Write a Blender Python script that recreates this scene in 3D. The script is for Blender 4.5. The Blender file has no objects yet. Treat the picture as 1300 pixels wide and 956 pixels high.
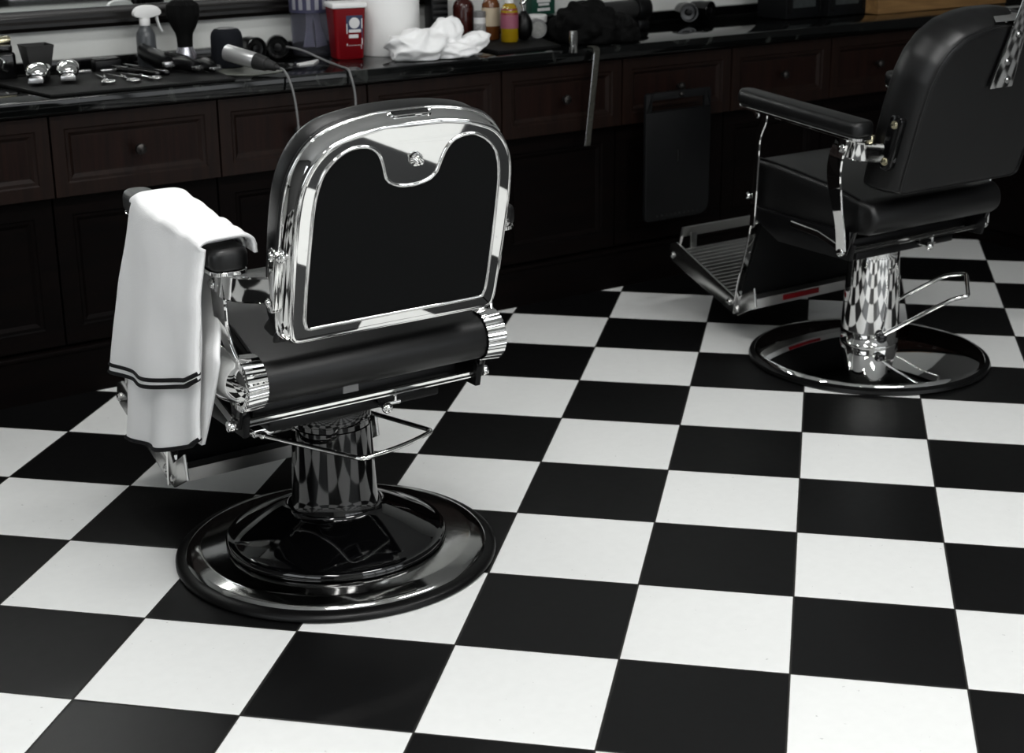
import bpy, bmesh, math, random
from mathutils import Vector, Matrix, noise
random.seed(7)
S = bpy.context.scene
COL = S.collection
R = math.radians

# ------------------------------------------------------------------ materials
def mat(name, color=(.5, .5, .5), rough=.5, metal=0.0, spec=.5, coat=0.0, bump=0.0, bscale=200., trans=0.0, emit=None, estr=0, sheen=0.0, var=0.0, vscale=5., ior=1.5, alpha=1.0):
    m = bpy.data.materials.new(name); m.use_nodes = True
    nt = m.node_tree; b = nt.nodes['Principled BSDF']
    c = (*color, 1)
    b.inputs['Base Color'].default_value = c
    b.inputs['Roughness'].default_value = rough
    b.inputs['Metallic'].default_value = metal
    b.inputs['Specular IOR Level'].default_value = spec
    b.inputs['Coat Weight'].default_value = coat
    b.inputs['IOR'].default_value = ior
    b.inputs['Transmission Weight'].default_value = trans
    b.inputs['Sheen Weight'].default_value = sheen
    b.inputs['Alpha'].default_value = alpha
    if emit:
        b.inputs['Emission Color'].default_value = (*emit, 1); b.inputs['Emission Strength'].default_value = estr
    tc = nt.nodes.new('ShaderNodeTexCoord')
    if bump:
        n = nt.nodes.new('ShaderNodeTexNoise'); n.inputs['Scale'].default_value = bscale; n.inputs['Detail'].default_value = 3
        bp = nt.nodes.new('ShaderNodeBump'); bp.inputs['Strength'].default_value = bump; bp.inputs['Distance'].default_value = .002
        nt.links.new(tc.outputs['Object'], n.inputs['Vector'])
        nt.links.new(n.outputs['Fac'], bp.inputs['Height']); nt.links.new(bp.outputs['Normal'], b.inputs['Normal'])
    if var:
        n = nt.nodes.new('ShaderNodeTexNoise'); n.inputs['Scale'].default_value = vscale; n.inputs['Detail'].default_value = 4
        r = nt.nodes.new('ShaderNodeMix'); r.data_type = 'RGBA'
        r.inputs['A'].default_value = (*[x*(1-var) for x in color], 1); r.inputs['B'].default_value = (*[min(1, x*(1+var)) for x in color], 1)
        nt.links.new(tc.outputs['Object'], n.inputs['Vector'])
        nt.links.new(n.outputs['Fac'], r.inputs['Factor']); nt.links.new(r.outputs['Result'], b.inputs['Base Color'])
    return m

def wood(name, c1, c2, scale=(60, 3, 3), rough=.4, spec=.4):
    m = mat(name, c1, rough, spec=spec)
    nt = m.node_tree; b = nt.nodes['Principled BSDF']
    tc = nt.nodes.new('ShaderNodeTexCoord'); mp = nt.nodes.new('ShaderNodeMapping')
    mp.inputs['Scale'].default_value = scale
    n = nt.nodes.new('ShaderNodeTexNoise'); n.inputs['Scale'].default_value = 1.5; n.inputs['Detail'].default_value = 6; n.inputs['Distortion'].default_value = .6
    r = nt.nodes.new('ShaderNodeValToRGB'); r.color_ramp.elements[0].position = .3; r.color_ramp.elements[1].position = .7
    r.color_ramp.elements[0].color = (*c1, 1); r.color_ramp.elements[1].color = (*c2, 1)
    nt.links.new(tc.outputs['Object'], mp.inputs['Vector']); nt.links.new(mp.outputs['Vector'], n.inputs['Vector'])
    nt.links.new(n.outputs['Fac'], r.inputs['Fac']); nt.links.new(r.outputs['Color'], b.inputs['Base Color'])
    return m

TILE = .32
def floor_mat():
    m = bpy.data.materials.new('checker_tiles'); m.use_nodes = True
    nt = m.node_tree; N = nt.nodes; L = nt.links; b = N['Principled BSDF']
    geo = N.new('ShaderNodeNewGeometry')
    mp = N.new('ShaderNodeMapping'); mp.vector_type = 'POINT'
    # world -> tile units : subtract origin, rotate +45, scale
    ox, oy = .43557778, -.96873629
    c = math.cos(R(45))
    s = 1/TILE
    # i = ((x-ox)-(y-oy))*c*s ; j = ((x-ox)+(y-oy))*c*s
    mp.inputs['Rotation'].default_value = (0, 0, R(45))
    mp.inputs['Scale'].default_value = (s, s, s)
    # mapping: scale, rotate, translate
    rx = (ox - oy)*c*s; ry = (ox + oy)*c*s
    mp.inputs['Location'].default_value = (-rx+100, -ry+100, 0)
    L.new(geo.outputs['Position'], mp.inputs['Vector'])
    sep = N.new('ShaderNodeSeparateXYZ'); L.new(mp.outputs['Vector'], sep.inputs['Vector'])
    def M(op, a, b_=None, c_=None):
        n = N.new('ShaderNodeMath'); n.operation = op
        for k, v in enumerate((a, b_, c_)):
            if v is None: continue
            if isinstance(v, (int, float)): n.inputs[k].default_value = v
            else: L.new(v, n.inputs[k])
        return n.outputs[0]
    fi = M('FLOOR', sep.outputs['X']); fj = M('FLOOR', sep.outputs['Y'])
    par = M('MODULO', M('ADD', fi, fj), 2.0)      # 1 = white
    par = M('GREATER_THAN', par, .5)
    def edge(v):
        f = M('FRACT', v); return M('MINIMUM', f, M('SUBTRACT', 1.0, f))
    e = M('MINIMUM', edge(sep.outputs['X']), edge(sep.outputs['Y']))
    grout = M('LESS_THAN', e, .0052)
    # per tile random tone
    cb = N.new('ShaderNodeCombineXYZ'); L.new(fi, cb.inputs[0]); L.new(fj, cb.inputs[1])
    wn = N.new('ShaderNodeTexWhiteNoise'); wn.noise_dimensions = '3D'; L.new(cb.outputs[0], wn.inputs['Vector'])
    no = N.new('ShaderNodeTexNoise'); no.inputs['Scale'].default_value = 40; no.inputs['Detail'].default_value = 6; L.new(geo.outputs['Position'], no.inputs['Vector'])
    no2 = N.new('ShaderNodeTexNoise'); no2.inputs['Scale'].default_value = 90; no2.inputs['Detail'].default_value = 2; L.new(geo.outputs['Position'], no2.inputs['Vector'])
    spk = M('MULTIPLY', M('GREATER_THAN', no2.outputs['Fac'], .745), .25)
    tone = M('ADD', M('MULTIPLY', wn.outputs['Value'], .05), M('MULTIPLY', no.outputs['Fac'], .06))
    w = M('SUBTRACT', M('ADD', .70, tone), spk)
    k = M('ADD', .0008, M('MULTIPLY', tone, .012))
    cw = N.new('ShaderNodeCombineXYZ')
    L.new(M('MULTIPLY', w, .99), cw.inputs[0]); L.new(w, cw.inputs[1]); L.new(M('MULTIPLY', w, .985), cw.inputs[2])
    ck = N.new('ShaderNodeCombineXYZ')
    L.new(k, ck.inputs[0]); L.new(k, ck.inputs[1]); L.new(M('MULTIPLY', k, 1.1), ck.inputs[2])
    mx = N.new('ShaderNodeMix'); mx.data_type = 'RGBA'
    L.new(par, mx.inputs['Factor']); L.new(ck.outputs[0], mx.inputs['A']); L.new(cw.outputs[0], mx.inputs['B'])
    mg = N.new('ShaderNodeMix'); mg.data_type = 'RGBA'
    L.new(grout, mg.inputs['Factor']); L.new(mx.outputs['Result'], mg.inputs['A']); mg.inputs['B'].default_value = (.02, .019, .017, 1)
    L.new(mg.outputs['Result'], b.inputs['Base Color'])
    rg = M('ADD', M('ADD', .36, M('MULTIPLY', grout, .4)), M('MULTIPLY', no.outputs['Fac'], .08))
    L.new(rg, b.inputs['Roughness'])
    b.inputs['Specular IOR Level'].default_value = .38
    bp = N.new('ShaderNodeBump'); bp.inputs['Strength'].default_value = .5; bp.inputs['Distance'].default_value = .002
    h = M('MINIMUM', M('MULTIPLY', e, 80.), 1.0)
    L.new(h, bp.inputs['Height']); L.new(bp.outputs['Normal'], b.inputs['Normal'])
    return m

CHROME = mat('chrome', (.82, .82, .81), .022, 1)
CHROME_S = mat('chrome_satin', (.62, .62, .61), .22, 1, bump=.05, bscale=60)
CHROME_D = mat('dark_chrome', (.42, .42, .42), .09, 1)
CHROME_W = mat('worn_chrome_plate', (.50, .50, .49), .10, 1, bump=.08, bscale=25, var=.25, vscale=12)
ALU = mat('ribbed_aluminium', (.55, .55, .54), .33, 1)
LEATHER = mat('black_leather', (.0024, .0024, .0026), .38, spec=.45, bump=.10, bscale=500)
LEATHER_B = mat('black_back_panel', (.0018, .0020, .0022), .6, spec=.12, bump=.08, bscale=600)
GLOSS = mat('black_gloss_enamel', (.001, .001, .0012), .06, spec=.6, coat=.4)
RUBBER = mat('black_rubber', (.0015, .0015, .0016), .35, spec=.25)
BLACKP = mat('black_plastic', (.003, .003, .0034), .34, spec=.22)
BLACKM = mat('black_matte_plastic', (.003, .0034, .004), .6, spec=.15)
BLACKG = mat('black_shiny_plastic', (.002, .002, .0022), .15)
MATRUB = mat('grey_black_silicone', (.0045, .0045, .0045), .6, spec=.12)
GREY = mat('grey_plastic', (.022, .022, .022), .5, spec=.25)
GREYM = mat('mid_grey_plastic', (.16, .16, .16), .4)
SILVER = mat('silver_paint', (.55, .55, .55), .3, .7)
WHITEP = mat('white_plastic', (.75, .75, .74), .4)
PAPER = mat('white_paper', (.82, .82, .81), .8, bump=.3, bscale=150)
TOWEL = mat('white_terry_cloth', (.90, .90, .90), .95, spec=.1, bump=.5, bscale=420, sheen=.2)
TRIM = mat('black_piping_cloth', (.006, .006, .007), .8, spec=.2, bump=.4, bscale=500)
RED = mat('red_plastic', (.15, .002, .005), .38, spec=.2)
GREEN = mat('dark_green_card', (.003, .045, .028), .5)
NAVY = mat('navy_label', (.015, .025, .07), .5)
BLUE = mat('blue_label', (.035, .035, .075), .5)
LAB = mat('label_print_light', (.62, .62, .62), .5)
LABD = mat('label_print_dark', (.04, .04, .04), .5)
AMBER = mat('amber_liquid', (.28, .18, .005), .12, spec=.6)
BROWNG = mat('brown_red_bottle', (.035, .005, .003), .2)
CREAM = mat('cream_label', (.50, .42, .30), .5)
ORANGE = mat('orange_cap', (.45, .12, .03), .4)
PINK = mat('pink_label', (.25, .07, .11), .5)
MAROON = mat('maroon_cap', (.20, .01, .03), .4)
BRASS = mat('brass', (.70, .64, .44), .2, 1)
CLEAR = mat('clear_plastic', (.55, .55, .62), .05, trans=.95, ior=1.08)
SMOKE = mat('smoky_bottle', (.07, .075, .08), .3, trans=.1)
LILAC = mat('pale_comb_plastic', (.42, .42, .48), .4)
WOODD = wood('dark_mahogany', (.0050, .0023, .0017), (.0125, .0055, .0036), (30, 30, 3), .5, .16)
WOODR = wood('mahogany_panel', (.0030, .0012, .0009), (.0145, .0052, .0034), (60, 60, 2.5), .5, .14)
WOODK = wood('dark_shaded_kick_wood', (.0010, .0006, .0006), (.0028, .0014, .0012), (3, 30, 30), .6, .06)  # below the drawers, shade under the worktop is put into this dark wood
OAK = wood('oak_box', (.16, .085, .03), (.30, .17, .065), (3, 30, 30), .5)
FRAMEW = wood('mirror_frame_wood', (.0025, .0021, .002), (.006, .0045, .004), (3, 60, 60), .3)
KNOBM = mat('aged_pewter_knob', (.045, .042, .04), .3, .9)
WALLM = mat('painted_wall', (.62, .63, .61), .8, spec=.2, bump=.15, bscale=80)
WALLB = mat('painted_wall_grey', (.10, .10, .10), .8, spec=.2)
CEILM = mat('ceiling_paint', (.7, .7, .7), .9)
MIRR = mat('mirror_glass', (.85, .87, .86), .02, 1)
STEEL = mat('steel', (.6, .6, .6), .25, 1)
BRISTLE = mat('black_bristles', (.002, .002, .002), .9, spec=.15)
LEDM = mat('lamp_diffuser', (1, 1, 1), .5, emit=(1, 1, .985), estr=9)
GLASSD = mat('dark_window_frame', (.02, .02, .02), .4)

def stone():
    m = mat('black_granite', (.003, .003, .003), .06, spec=.42)
    nt = m.node_tree; b = nt.nodes['Principled BSDF']
    tc = nt.nodes.new('ShaderNodeTexCoord')
    v = nt.nodes.new('ShaderNodeTexNoise'); v.inputs['Scale'].default_value = 9; v.inputs['Detail'].default_value = 8; v.inputs['Distortion'].default_value = 1.5
    r = nt.nodes.new('ShaderNodeValToRGB')
    e = r.color_ramp.elements; e[0].position = .60; e[0].color = (.0025, .0028, .0028, 1); e[1].position = .74; e[1].color = (.035, .038, .035, 1)
    nt.links.new(tc.outputs['Object'], v.inputs['Vector']); nt.links.new(v.outputs['Fac'], r.inputs['Fac']); nt.links.new(r.outputs['Color'], b.inputs['Base Color'])
    return m
GRANITE = stone()

# ------------------------------------------------------------------ object helpers
def V(*a): return Vector(a)
def link(name, bm, m, parent=None, smooth=40, loc=None, rot=None):
    bmesh.ops.recalc_face_normals(bm, faces=bm.faces)
    me = bpy.data.meshes.new(name); bm.to_mesh(me); bm.free()
    mats = m if isinstance(m, (list, tuple)) else [m]
    for x in mats: me.materials.append(x)
    if smooth:
        me.shade_smooth(); me.set_sharp_from_angle(angle=R(smooth))
    o = bpy.data.objects.new(name, me); COL.objects.link(o)
    if parent: o.parent = parent
    if loc: o.location = loc
    if rot: o.rotation_euler = rot
    return o
def tag(o, label, cat, group=None):
    o['label'] = label; o['category'] = cat
    if group: o['group'] = group
    return o
def thing(name, label, cat, loc=(0, 0, 0), rz=0, group=None):
    o = bpy.data.objects.new(name, None); COL.objects.link(o); o.empty_display_size = .05
    o.location = loc; o.rotation_euler = (0, 0, rz)
    return tag(o, label, cat, group)
def struct(name, bm, m, **k):
    o = link(name, bm, m, **k); o['kind'] = 'structure'; return o

def BM(): return bmesh.new()
def absorb(bm, other, M=None):
    me = bpy.data.meshes.new('tmp'); other.to_mesh(me); other.free()
    if M is not None: me.transform(M)
    bm.from_mesh(me); bpy.data.meshes.remove(me); return bm
def box(bm, lo, hi, bev=0, seg=2, M=None, mi=0):
    t = BM(); bmesh.ops.create_cube(t, size=1)
    for v in t.verts: v.co = V(*[lo[k]+(v.co[k]+.5)*(hi[k]-lo[k]) for k in range(3)])
    if bev: bmesh.ops.bevel(t, geom=t.edges[:], offset=bev, segments=seg, profile=.5, affect='EDGES')
    for f in t.faces: f.material_index = mi
    return absorb(bm, t, M)
def lathe(bm, prof, seg=48, M=None, mi=0, cap=True, sx=1, sy=1):
    t = BM(); rings = []
    for r, z in prof:
        if r < 1e-6: rings.append([t.verts.new((0, 0, z))])
        else: rings.append([t.verts.new((r*sx*math.cos(2*math.pi*k/seg), r*sy*math.sin(2*math.pi*k/seg), z)) for k in range(seg)])
    for a, b in zip(rings, rings[1:]):
        for k in range(seg):
            k2 = (k+1) % seg
            if len(a) == 1 and len(b) == 1: continue
            if len(a) == 1: t.faces.new((a[0], b[k], b[k2]))
            elif len(b) == 1: t.faces.new((a[k], a[k2], b[0]))
            else: t.faces.new((a[k], a[k2], b[k2], b[k]))
    if cap:
        if len(rings[0]) > 1: t.faces.new(rings[0][::-1])
        if len(rings[-1]) > 1: t.faces.new(rings[-1])
    for f in t.faces: f.material_index = mi
    return absorb(bm, t, M)
def cyl(bm, a, b, r, seg=20, r2=None, bev=0, mi=0):
    a, b = Vector(a), Vector(b); d = b-a; L = d.length
    q = d.to_track_quat('Z', 'Y').to_matrix().to_4x4(); q.translation = a
    r2 = r if r2 is None else r2
    if bev: prof = [(r-bev, 0), (r-bev*.3, bev*.3), (r, bev), (r2, L-bev), (r2-bev*.3, L-bev*.3), (r2-bev, L)]
    else: prof = [(r, 0), (r2, L)]
    return lathe(bm, prof, seg, q, mi)
def sphere(bm, c, r, sc=(1, 1, 1), mi=0, M=None, n=16):
    t = BM(); bmesh.ops.create_uvsphere(t, u_segments=n*2, v_segments=n, radius=r)
    for v in t.verts: v.co = V(v.co.x*sc[0]+c[0], v.co.y*sc[1]+c[1], v.co.z*sc[2]+c[2])
    for f in t.faces: f.material_index = mi
    return absorb(bm, t, M)
def smoothpath(pts, n=8, closed=False):
    pts = [Vector(p) for p in pts]; out = []
    N = len(pts); rng = range(N if closed else N-1)
    for i in rng:
        if closed: p0, p1, p2, p3 = pts[(i-1) % N], pts[i], pts[(i+1) % N], pts[(i+2) % N]
        else:
            p1, p2 = pts[i], pts[i+1]; p0 = pts[i-1] if i else p1*2-p2; p3 = pts[i+2] if i+2 < N else p2*2-p1
        for k in range(n):
            t = k/n
            out.append(.5*((2*p1)+(p2-p0)*t+(2*p0-5*p1+4*p2-p3)*t*t+(3*p1-p0-3*p2+p3)*t**3))
    if not closed: out.append(pts[-1])
    return out
def fillet(pts, r, n=5, closed=False):
    """round the corners of a polyline"""
    pts = [Vector(p) for p in pts]; N = len(pts); out = []
    for i in range(N):
        if not closed and i in (0, N-1): out.append(pts[i]); continue
        p, a, b = pts[i], pts[(i-1) % N], pts[(i+1) % N]
        rr = r[i] if isinstance(r, (list, tuple)) else r
        da, db = (a-p), (b-p); d = min(rr, da.length*.49, db.length*.49)
        if d < 1e-5: out.append(p); continue
        s, e = p+da.normalized()*d, p+db.normalized()*d
        for k in range(n+1):
            t = k/n; out.append((1-t)**2*s+2*t*(1-t)*p+t*t*e)
    return out
def sweep(bm, path, ring, wdir=None, closed=False, cap=True, mi=0, scale=None):
    """ring: list of (u,v); u along width dir, v along normal"""
    path = [Vector(p) for p in path]; N = len(path); t = BM(); rings = []; prevw = None
    for i, p in enumerate(path):
        if closed: tg = path[(i+1) % N]-path[(i-1) % N]
        else: tg = path[min(i+1, N-1)]-path[max(i-1, 0)]
        tg.normalize()
        if wdir is not None: w = Vector(wdir[i] if isinstance(wdir, list) else wdir)
        else:
            w = prevw if prevw is not None else (V(0, 0, 1) if abs(tg.z) < .9 else V(1, 0, 0))
        w = w-tg*w.dot(tg); w.normalize(); prevw = w
        nn = tg.cross(w)
        s = scale[i] if scale else 1
        su, sv = (s if isinstance(s, (tuple, list)) else (s, s))
        rings.append([t.verts.new(p+w*u*su+nn*v*sv) for u, v in ring])
    K = len(ring)
    pairs = list(zip(rings, rings[1:]))+([(rings[-1], rings[0])] if closed else [])
    for a, b in pairs:
        for k in range(K): t.faces.new((a[k], a[(k+1) % K], b[(k+1) % K], b[k]))
    if cap and not closed: t.faces.new(rings[0][::-1]); t.faces.new(rings[-1])
    for f in t.faces: f.material_index = mi
    bmesh.ops.recalc_face_normals(t, faces=t.faces)
    return absorb(bm, t)
def circ(r, n=10): return [(r*math.cos(2*math.pi*k/n), r*math.sin(2*math.pi*k/n)) for k in range(n)]
def rrect(w, h, b):
    w, h = w/2, h/2
    return [(w-b, h), (-w+b, h), (-w, h-b), (-w, -h+b), (-w+b, -h), (w-b, -h), (w, -h+b), (w, h-b)]
def tube(bm, pts, r, n=10, closed=False, mi=0): return sweep(bm, pts, circ(r, n), closed=closed, mi=mi)
def prism(bm, outline, f, d0, d1, bev=0, seg=2, mi=0):
    """outline 2D list, f(u,v,d)->Vector; extruded d0..d1; bevelled rim by insetting"""
    t = BM(); pts = [Vector((a, b, 0)) for a, b in outline]; N = len(pts)
    area = sum(pts[i].x*pts[(i+1) % N].y-pts[(i+1) % N].x*pts[i].y for i in range(N))
    if area < 0: pts = pts[::-1]
    def inset(o):
        out = []
        for i in range(N):
            a, p, b = pts[i-1], pts[i], pts[(i+1) % N]
            n1 = V(-(p-a).y, (p-a).x, 0); n2 = V(-(b-p).y, (b-p).x, 0)
            if n1.length < 1e-9: n1 = n2
            if n2.length < 1e-9: n2 = n1
            n1.normalize(); n2.normalize(); n = (n1+n2)
            if n.length < 1e-6: n = n1
            n.normalize(); k = max(.5, n.dot(n1)); out.append(p+n*(o/k))
        return out
    layers = []; sg = 1 if d1 > d0 else -1
    if bev:
        st = [(bev*(1-math.sin(a)), bev*(1-math.cos(a))) for a in [math.pi/2*k/seg for k in range(seg+1)]]
        for o, d in st: layers.append((o, d0+sg*d)) if False else None
        seq = [(bev*(1-math.sin(math.pi/2*k/seg)), d0+sg*bev*(1-math.cos(math.pi/2*k/seg))) for k in range(seg+1)]
        seq += [(bev*(1-math.cos(math.pi/2*k/seg)), d1-sg*bev*(1-math.sin(math.pi/2*k/seg))) for k in range(seg+1)]
    else: seq = [(0, d0), (0, d1)]
    rings = []
    for o, d in seq:
        rings.append([t.verts.new(f(p.x, p.y, d)) for p in (inset(o) if o > 1e-9 else pts)])
    for a, b in zip(rings, rings[1:]):
        for k in range(N): t.faces.new((a[k], a[(k+1) % N], b[(k+1) % N], b[k]))
    t.faces.new(rings[0][::-1]); t.faces.new(rings[-1])
    for fc in t.faces: fc.material_index = mi
    bmesh.ops.recalc_face_normals(t, faces=t.faces)
    return absorb(bm, t)
def XY(u, v, d): return V(u, v, d)
def XZ(u, v, d): return V(u, d, v)
def YZ(u, v, d): return V(d, u, v)
def TR(loc=(0, 0, 0), rot=(0, 0, 0)):
    from mathutils import Euler
    return Matrix.Translation(loc) @ Euler(rot).to_matrix().to_4x4()
def grid(bm, nu, nv, f, mi=0):
    t = BM(); vs = [[t.verts.new(f(i/nu, j/nv)) for j in range(nv+1)] for i in range(nu+1)]
    for i in range(nu):
        for j in range(nv): t.faces.new((vs[i][j], vs[i+1][j], vs[i+1][j+1], vs[i][j+1]))
    for fc in t.faces: fc.material_index = mi
    return absorb(bm, t)
def addmod_subsurf(o, lv=1):
    m = o.modifiers.new('subdivision', 'SUBSURF'); m.levels = lv; m.render_levels = lv
def addmod_solid(o, th, off=0):
    m = o.modifiers.new('thickness', 'SOLIDIFY'); m.thickness = th; m.offset = off
def arc2(c, r, a0, a1, n=10): return [(c[0]+r*math.cos(R(a0+(a1-a0)*k/n)), c[1]+r*math.sin(R(a0+(a1-a0)*k/n))) for k in range(n+1)]

# ------------------------------------------------------------------ room
WY = 1.82; RX0, RX1, RY0, CH = -3.2, 4.6, -5.2, 2.75
b = BM(); box(b, (RX0, RY0, -.05), (RX1, WY, 0)); struct('floor', b, floor_mat(), smooth=0)
b = BM(); box(b, (RX0-.1, RY0-.1, CH), (RX1+.1, WY+.1, CH+.08)); struct('ceiling', b, CEILM, smooth=0)
b = BM(); box(b, (RX0-.1, WY, 0), (RX1+.1, WY+.1, CH)); struct('wall_back', b, WALLM, smooth=0)
ly0, ly1, lz0, lz1 = -3.4, -.4, .70, 2.35  # added window in the unseen left wall, put in to sidelight the towel
b = BM(); box(b, (RX0-.1, RY0, 0), (RX0, ly0, CH)); box(b, (RX0-.1, ly1, 0), (RX0, WY, CH)); box(b, (RX0-.1, ly0, 0), (RX0, ly1, lz0)); box(b, (RX0-.1, ly0, lz1), (RX0, ly1, CH)); struct('wall_left', b, WALLB, smooth=0)
b = BM()
for y in (ly0, (ly0+ly1)/2-.03, ly1-.06): box(b, (RX0-.08, y, lz0), (RX0-.02, y+.06, lz1))
box(b, (RX0-.08, ly0, lz0), (RX0-.02, ly1, lz0+.06)); box(b, (RX0-.08, ly0, lz1-.06), (RX0-.02, ly1, lz1)); struct('added_side_window', b, GLASSD, smooth=0)
b = BM(); box(b, (RX1, RY0, 0), (RX1+.1, WY, CH)); struct('wall_right', b, WALLB, smooth=0)
# front wall with a shop window behind the camera
wx0, wx1, wz0, wz1 = -.4, 4.3, .40, 2.45
b = BM()
box(b, (RX0-.1, RY0-.1, 0), (wx0, RY0, CH)); box(b, (wx1, RY0-.1, 0), (RX1+.1, RY0, CH))
box(b, (wx0, RY0-.1, 0), (wx1, RY0, wz0)); box(b, (wx0, RY0-.1, wz1), (wx1, RY0, CH))
struct('wall_front', b, WALLM, smooth=0)
b = BM()
box(b, (wx0, RY0-.08, wz0), (wx1, RY0-.02, wz0+.06)); box(b, (wx0, RY0-.08, wz1-.06), (wx1, RY0-.02, wz1))
for k in range(5):
    x = wx0+.05+(wx1-wx0-.10)*k/4; box(b, (x-.05, RY0-.08, wz0), (x+.05, RY0-.02, wz1))
struct('window_1', b, GLASSD, smooth=0)

# ------------------------------------------------------------------ ceiling lights
def ceil_light(cx, cy, sx, sy, label, power):
    t = thing('ceiling_light', label, 'ceiling light', (cx, cy, CH), 0, 'ceiling lights')
    b = BM()
    for s in (-1, 1):
        box(b, (s*sx/2-.012, -sy/2-.012, -.03), (s*sx/2+.012, sy/2+.012, 0)); box(b, (-sx/2-.012, s*sy/2-.012, -.03), (sx/2+.012, s*sy/2+.012, 0))
    link('frame', b, WHITEP, t, 0)
    b = BM(); box(b, (-sx/2+.012, -sy/2+.012, -.02), (sx/2-.012, sy/2-.012, -.005)); o = link('diffuser', b, LEDM, t, 0)
    L = bpy.data.lights.new('panel_lamp', 'AREA'); L.shape = 'RECTANGLE'; L.size = sx*.95; L.size_y = sy*.95; L.energy = power; L.color = (1, 1, .985)
    lo = bpy.data.objects.new('panel_lamp', L); COL.objects.link(lo); lo.parent = t; lo.location = (0, 0, -.035)
    return t
ceil_light(-.3, -1.1, 1.2, .30, 'rectangular ceiling panel light above the front of the near chair', 22)
ceil_light(1.6, -1.1, 1.2, .30, 'rectangular ceiling panel light above the floor before the far chair', 13)
ceil_light(.6, -2.9, 1.2, .30, 'rectangular ceiling panel light in the middle of the room', 26)
ceil_light(-1.6, -2.4, .3, 1.2, 'rectangular ceiling panel light near the left wall', 26)
ceil_light(-.2, .75, 1.2, .15, 'narrow ceiling panel light near the counter', 9)

# ------------------------------------------------------------------ counter run
CX0, CX1 = -3.0, 4.5
b = BM(); box(b, (CX0, 1.285, .808), (CX1, 1.80, .85), .006, 2)
tag(link('countertop', b, GRANITE, smooth=30), 'long polished black stone worktop with pale veining along the wall', 'countertop')
b = BM(); box(b, (CX0, 1.792, .8505), (CX1, 1.818, .885), .003); b2 = link('trim_1', b, BLACKG, smooth=30); b2['kind'] = 'structure'
def panel_frame(b, x0, x1, z0, z1, y, w, mi0=0, mi1=1):
    """raised-and-fielded front: flat border, stepped bevel down to the inner panel"""
    rings = [(0, 0.0), (w, 0.0), (w+.004, .004), (w+.012, .005), (w+.022, .013), (w+.026, .013)]
    t = BM(); rr = []
    back = [t.verts.new(V(x, y+.022, z)) for x, z in ((x0, z0), (x1, z0), (x1, z1), (x0, z1))]
    rr.append(back)
    for ins, d in rings:
        rr.append([t.verts.new(V(x, y+d, z)) for x, z in ((x0+ins, z0+ins), (x1-ins, z0+ins), (x1-ins, z1-ins), (x0+ins, z1-ins))])
    for a, c in zip(rr, rr[1:]):
        for k in range(4): t.faces.new((a[k], a[(k+1) % 4], c[(k+1) % 4], c[k])).material_index = mi0
    t.faces.new(rr[-1]).material_index = mi1
    t.faces.new(back[::-1])
    return absorb(b, t)
# drawer cabinets under the worktop: each unit a thing
seps = [-2.57, -2.085, -1.60, -1.115, -.62, -.137, .349, .834, 1.319, 1.804, 2.289, 2.774, 3.259, 3.744, 4.229]
where = ['', '', '', '', 'at the left edge of the photo, cut by the frame', 'under the dark tool mat', 'under the hanging cord of the silver handset', 'under the paper towel roll',
         'under the bottles, behind the hanging metal strap', 'behind the hanging black board', 'just right of the hanging black board', 'behind the far chair, under the black boxes', 'under the left half of the wooden box', 'under the right half of the wooden box']
for k in range(4, len(seps)-1):
    x0, x1 = seps[k], seps[k+1]
    t = thing('drawer_unit', 'dark panelled drawer unit '+where[k], 'drawer unit', ((x0+x1)/2, 1.34, .58), 0, 'drawer units under the worktop')
    w = (x1-x0)/2
    b = BM(); box(b, (-w, 0, 0), (w, .44, .226)); link('carcass', b, WOODD, t, 0)
    b = BM(); panel_frame(b, -w+.003, w-.003, -.003, .218, -.024, .036); d = link('drawer', b, [WOODD, WOODR], t, 20)
    b = BM(); lathe(b, [(.007, 0), (.006, .010), (.012, .014), (.016, .020), (.014, .028), (.006, .032), (0, .033)], 20, TR((0, -.023, .108), (R(90), 0, 0)))
    link('knob', b, KNOBM, d, 40)
    b = BM(); box(b, (-w, .035, -.445), (w, .06, 0))
    panel_frame(b, -w+.003, w-.003, -.43, -.012, .012, .05)
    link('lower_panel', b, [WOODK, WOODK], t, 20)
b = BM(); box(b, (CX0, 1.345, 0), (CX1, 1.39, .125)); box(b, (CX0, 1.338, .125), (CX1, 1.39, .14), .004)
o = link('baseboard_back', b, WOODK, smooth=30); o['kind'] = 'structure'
# low dark return cabinet at the right end
t = thing('low_cabinet', 'low near-black wooden cabinet at right behind the far chair', 'cabinet', (3.62, .62, 0))
b = BM(); box(b, (-.27, -.62, .06), (.27, .68, .50), .004); box(b, (-.25, -.60, 0), (.27, .66, .06)); link('body', b, WOODK, t, 30)
b = BM(); box(b, (-.285, -.635, .50), (.28, .69, .525), .006); link('top', b, WOODK, t, 30)

# mirror with moulded frame
t = thing('wall_mirror', 'wide wall mirror in a dark moulded wooden frame', 'mirror', (-.6, WY, .972))
x0, x1 = -1.9, 2.0; H = 1.05
prof = [(0, 0), (0, .022), (.012, .030), (.022, .030), (.030, .022), (.040, .022), (.052, .014), (.060, .012), (.060, 0)]
b = BM()
def frame_side(b, inset0, f):
    pass
tt = BM(); rings = []
for (ins, d) in prof:
    rings.append([tt.verts.new(V(x, -d-.001, z)) for x, z in ((x0+ins, ins), (x1-ins, ins), (x1-ins, H-ins), (x0+ins, H-ins))])
for a, c in zip(rings, rings[1:]):
    for k in range(4): tt.faces.new((a[k], a[(k+1) % 4], c[(k+1) % 4], c[k]))
absorb(b, tt); link('frame', b, FRAMEW, t, 30)
b = BM(); box(b, (x0+.055, -.010, .055), (x1-.055, -.002, H-.055)); link('mirror_glass', b, MIRR, t, 0)

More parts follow.
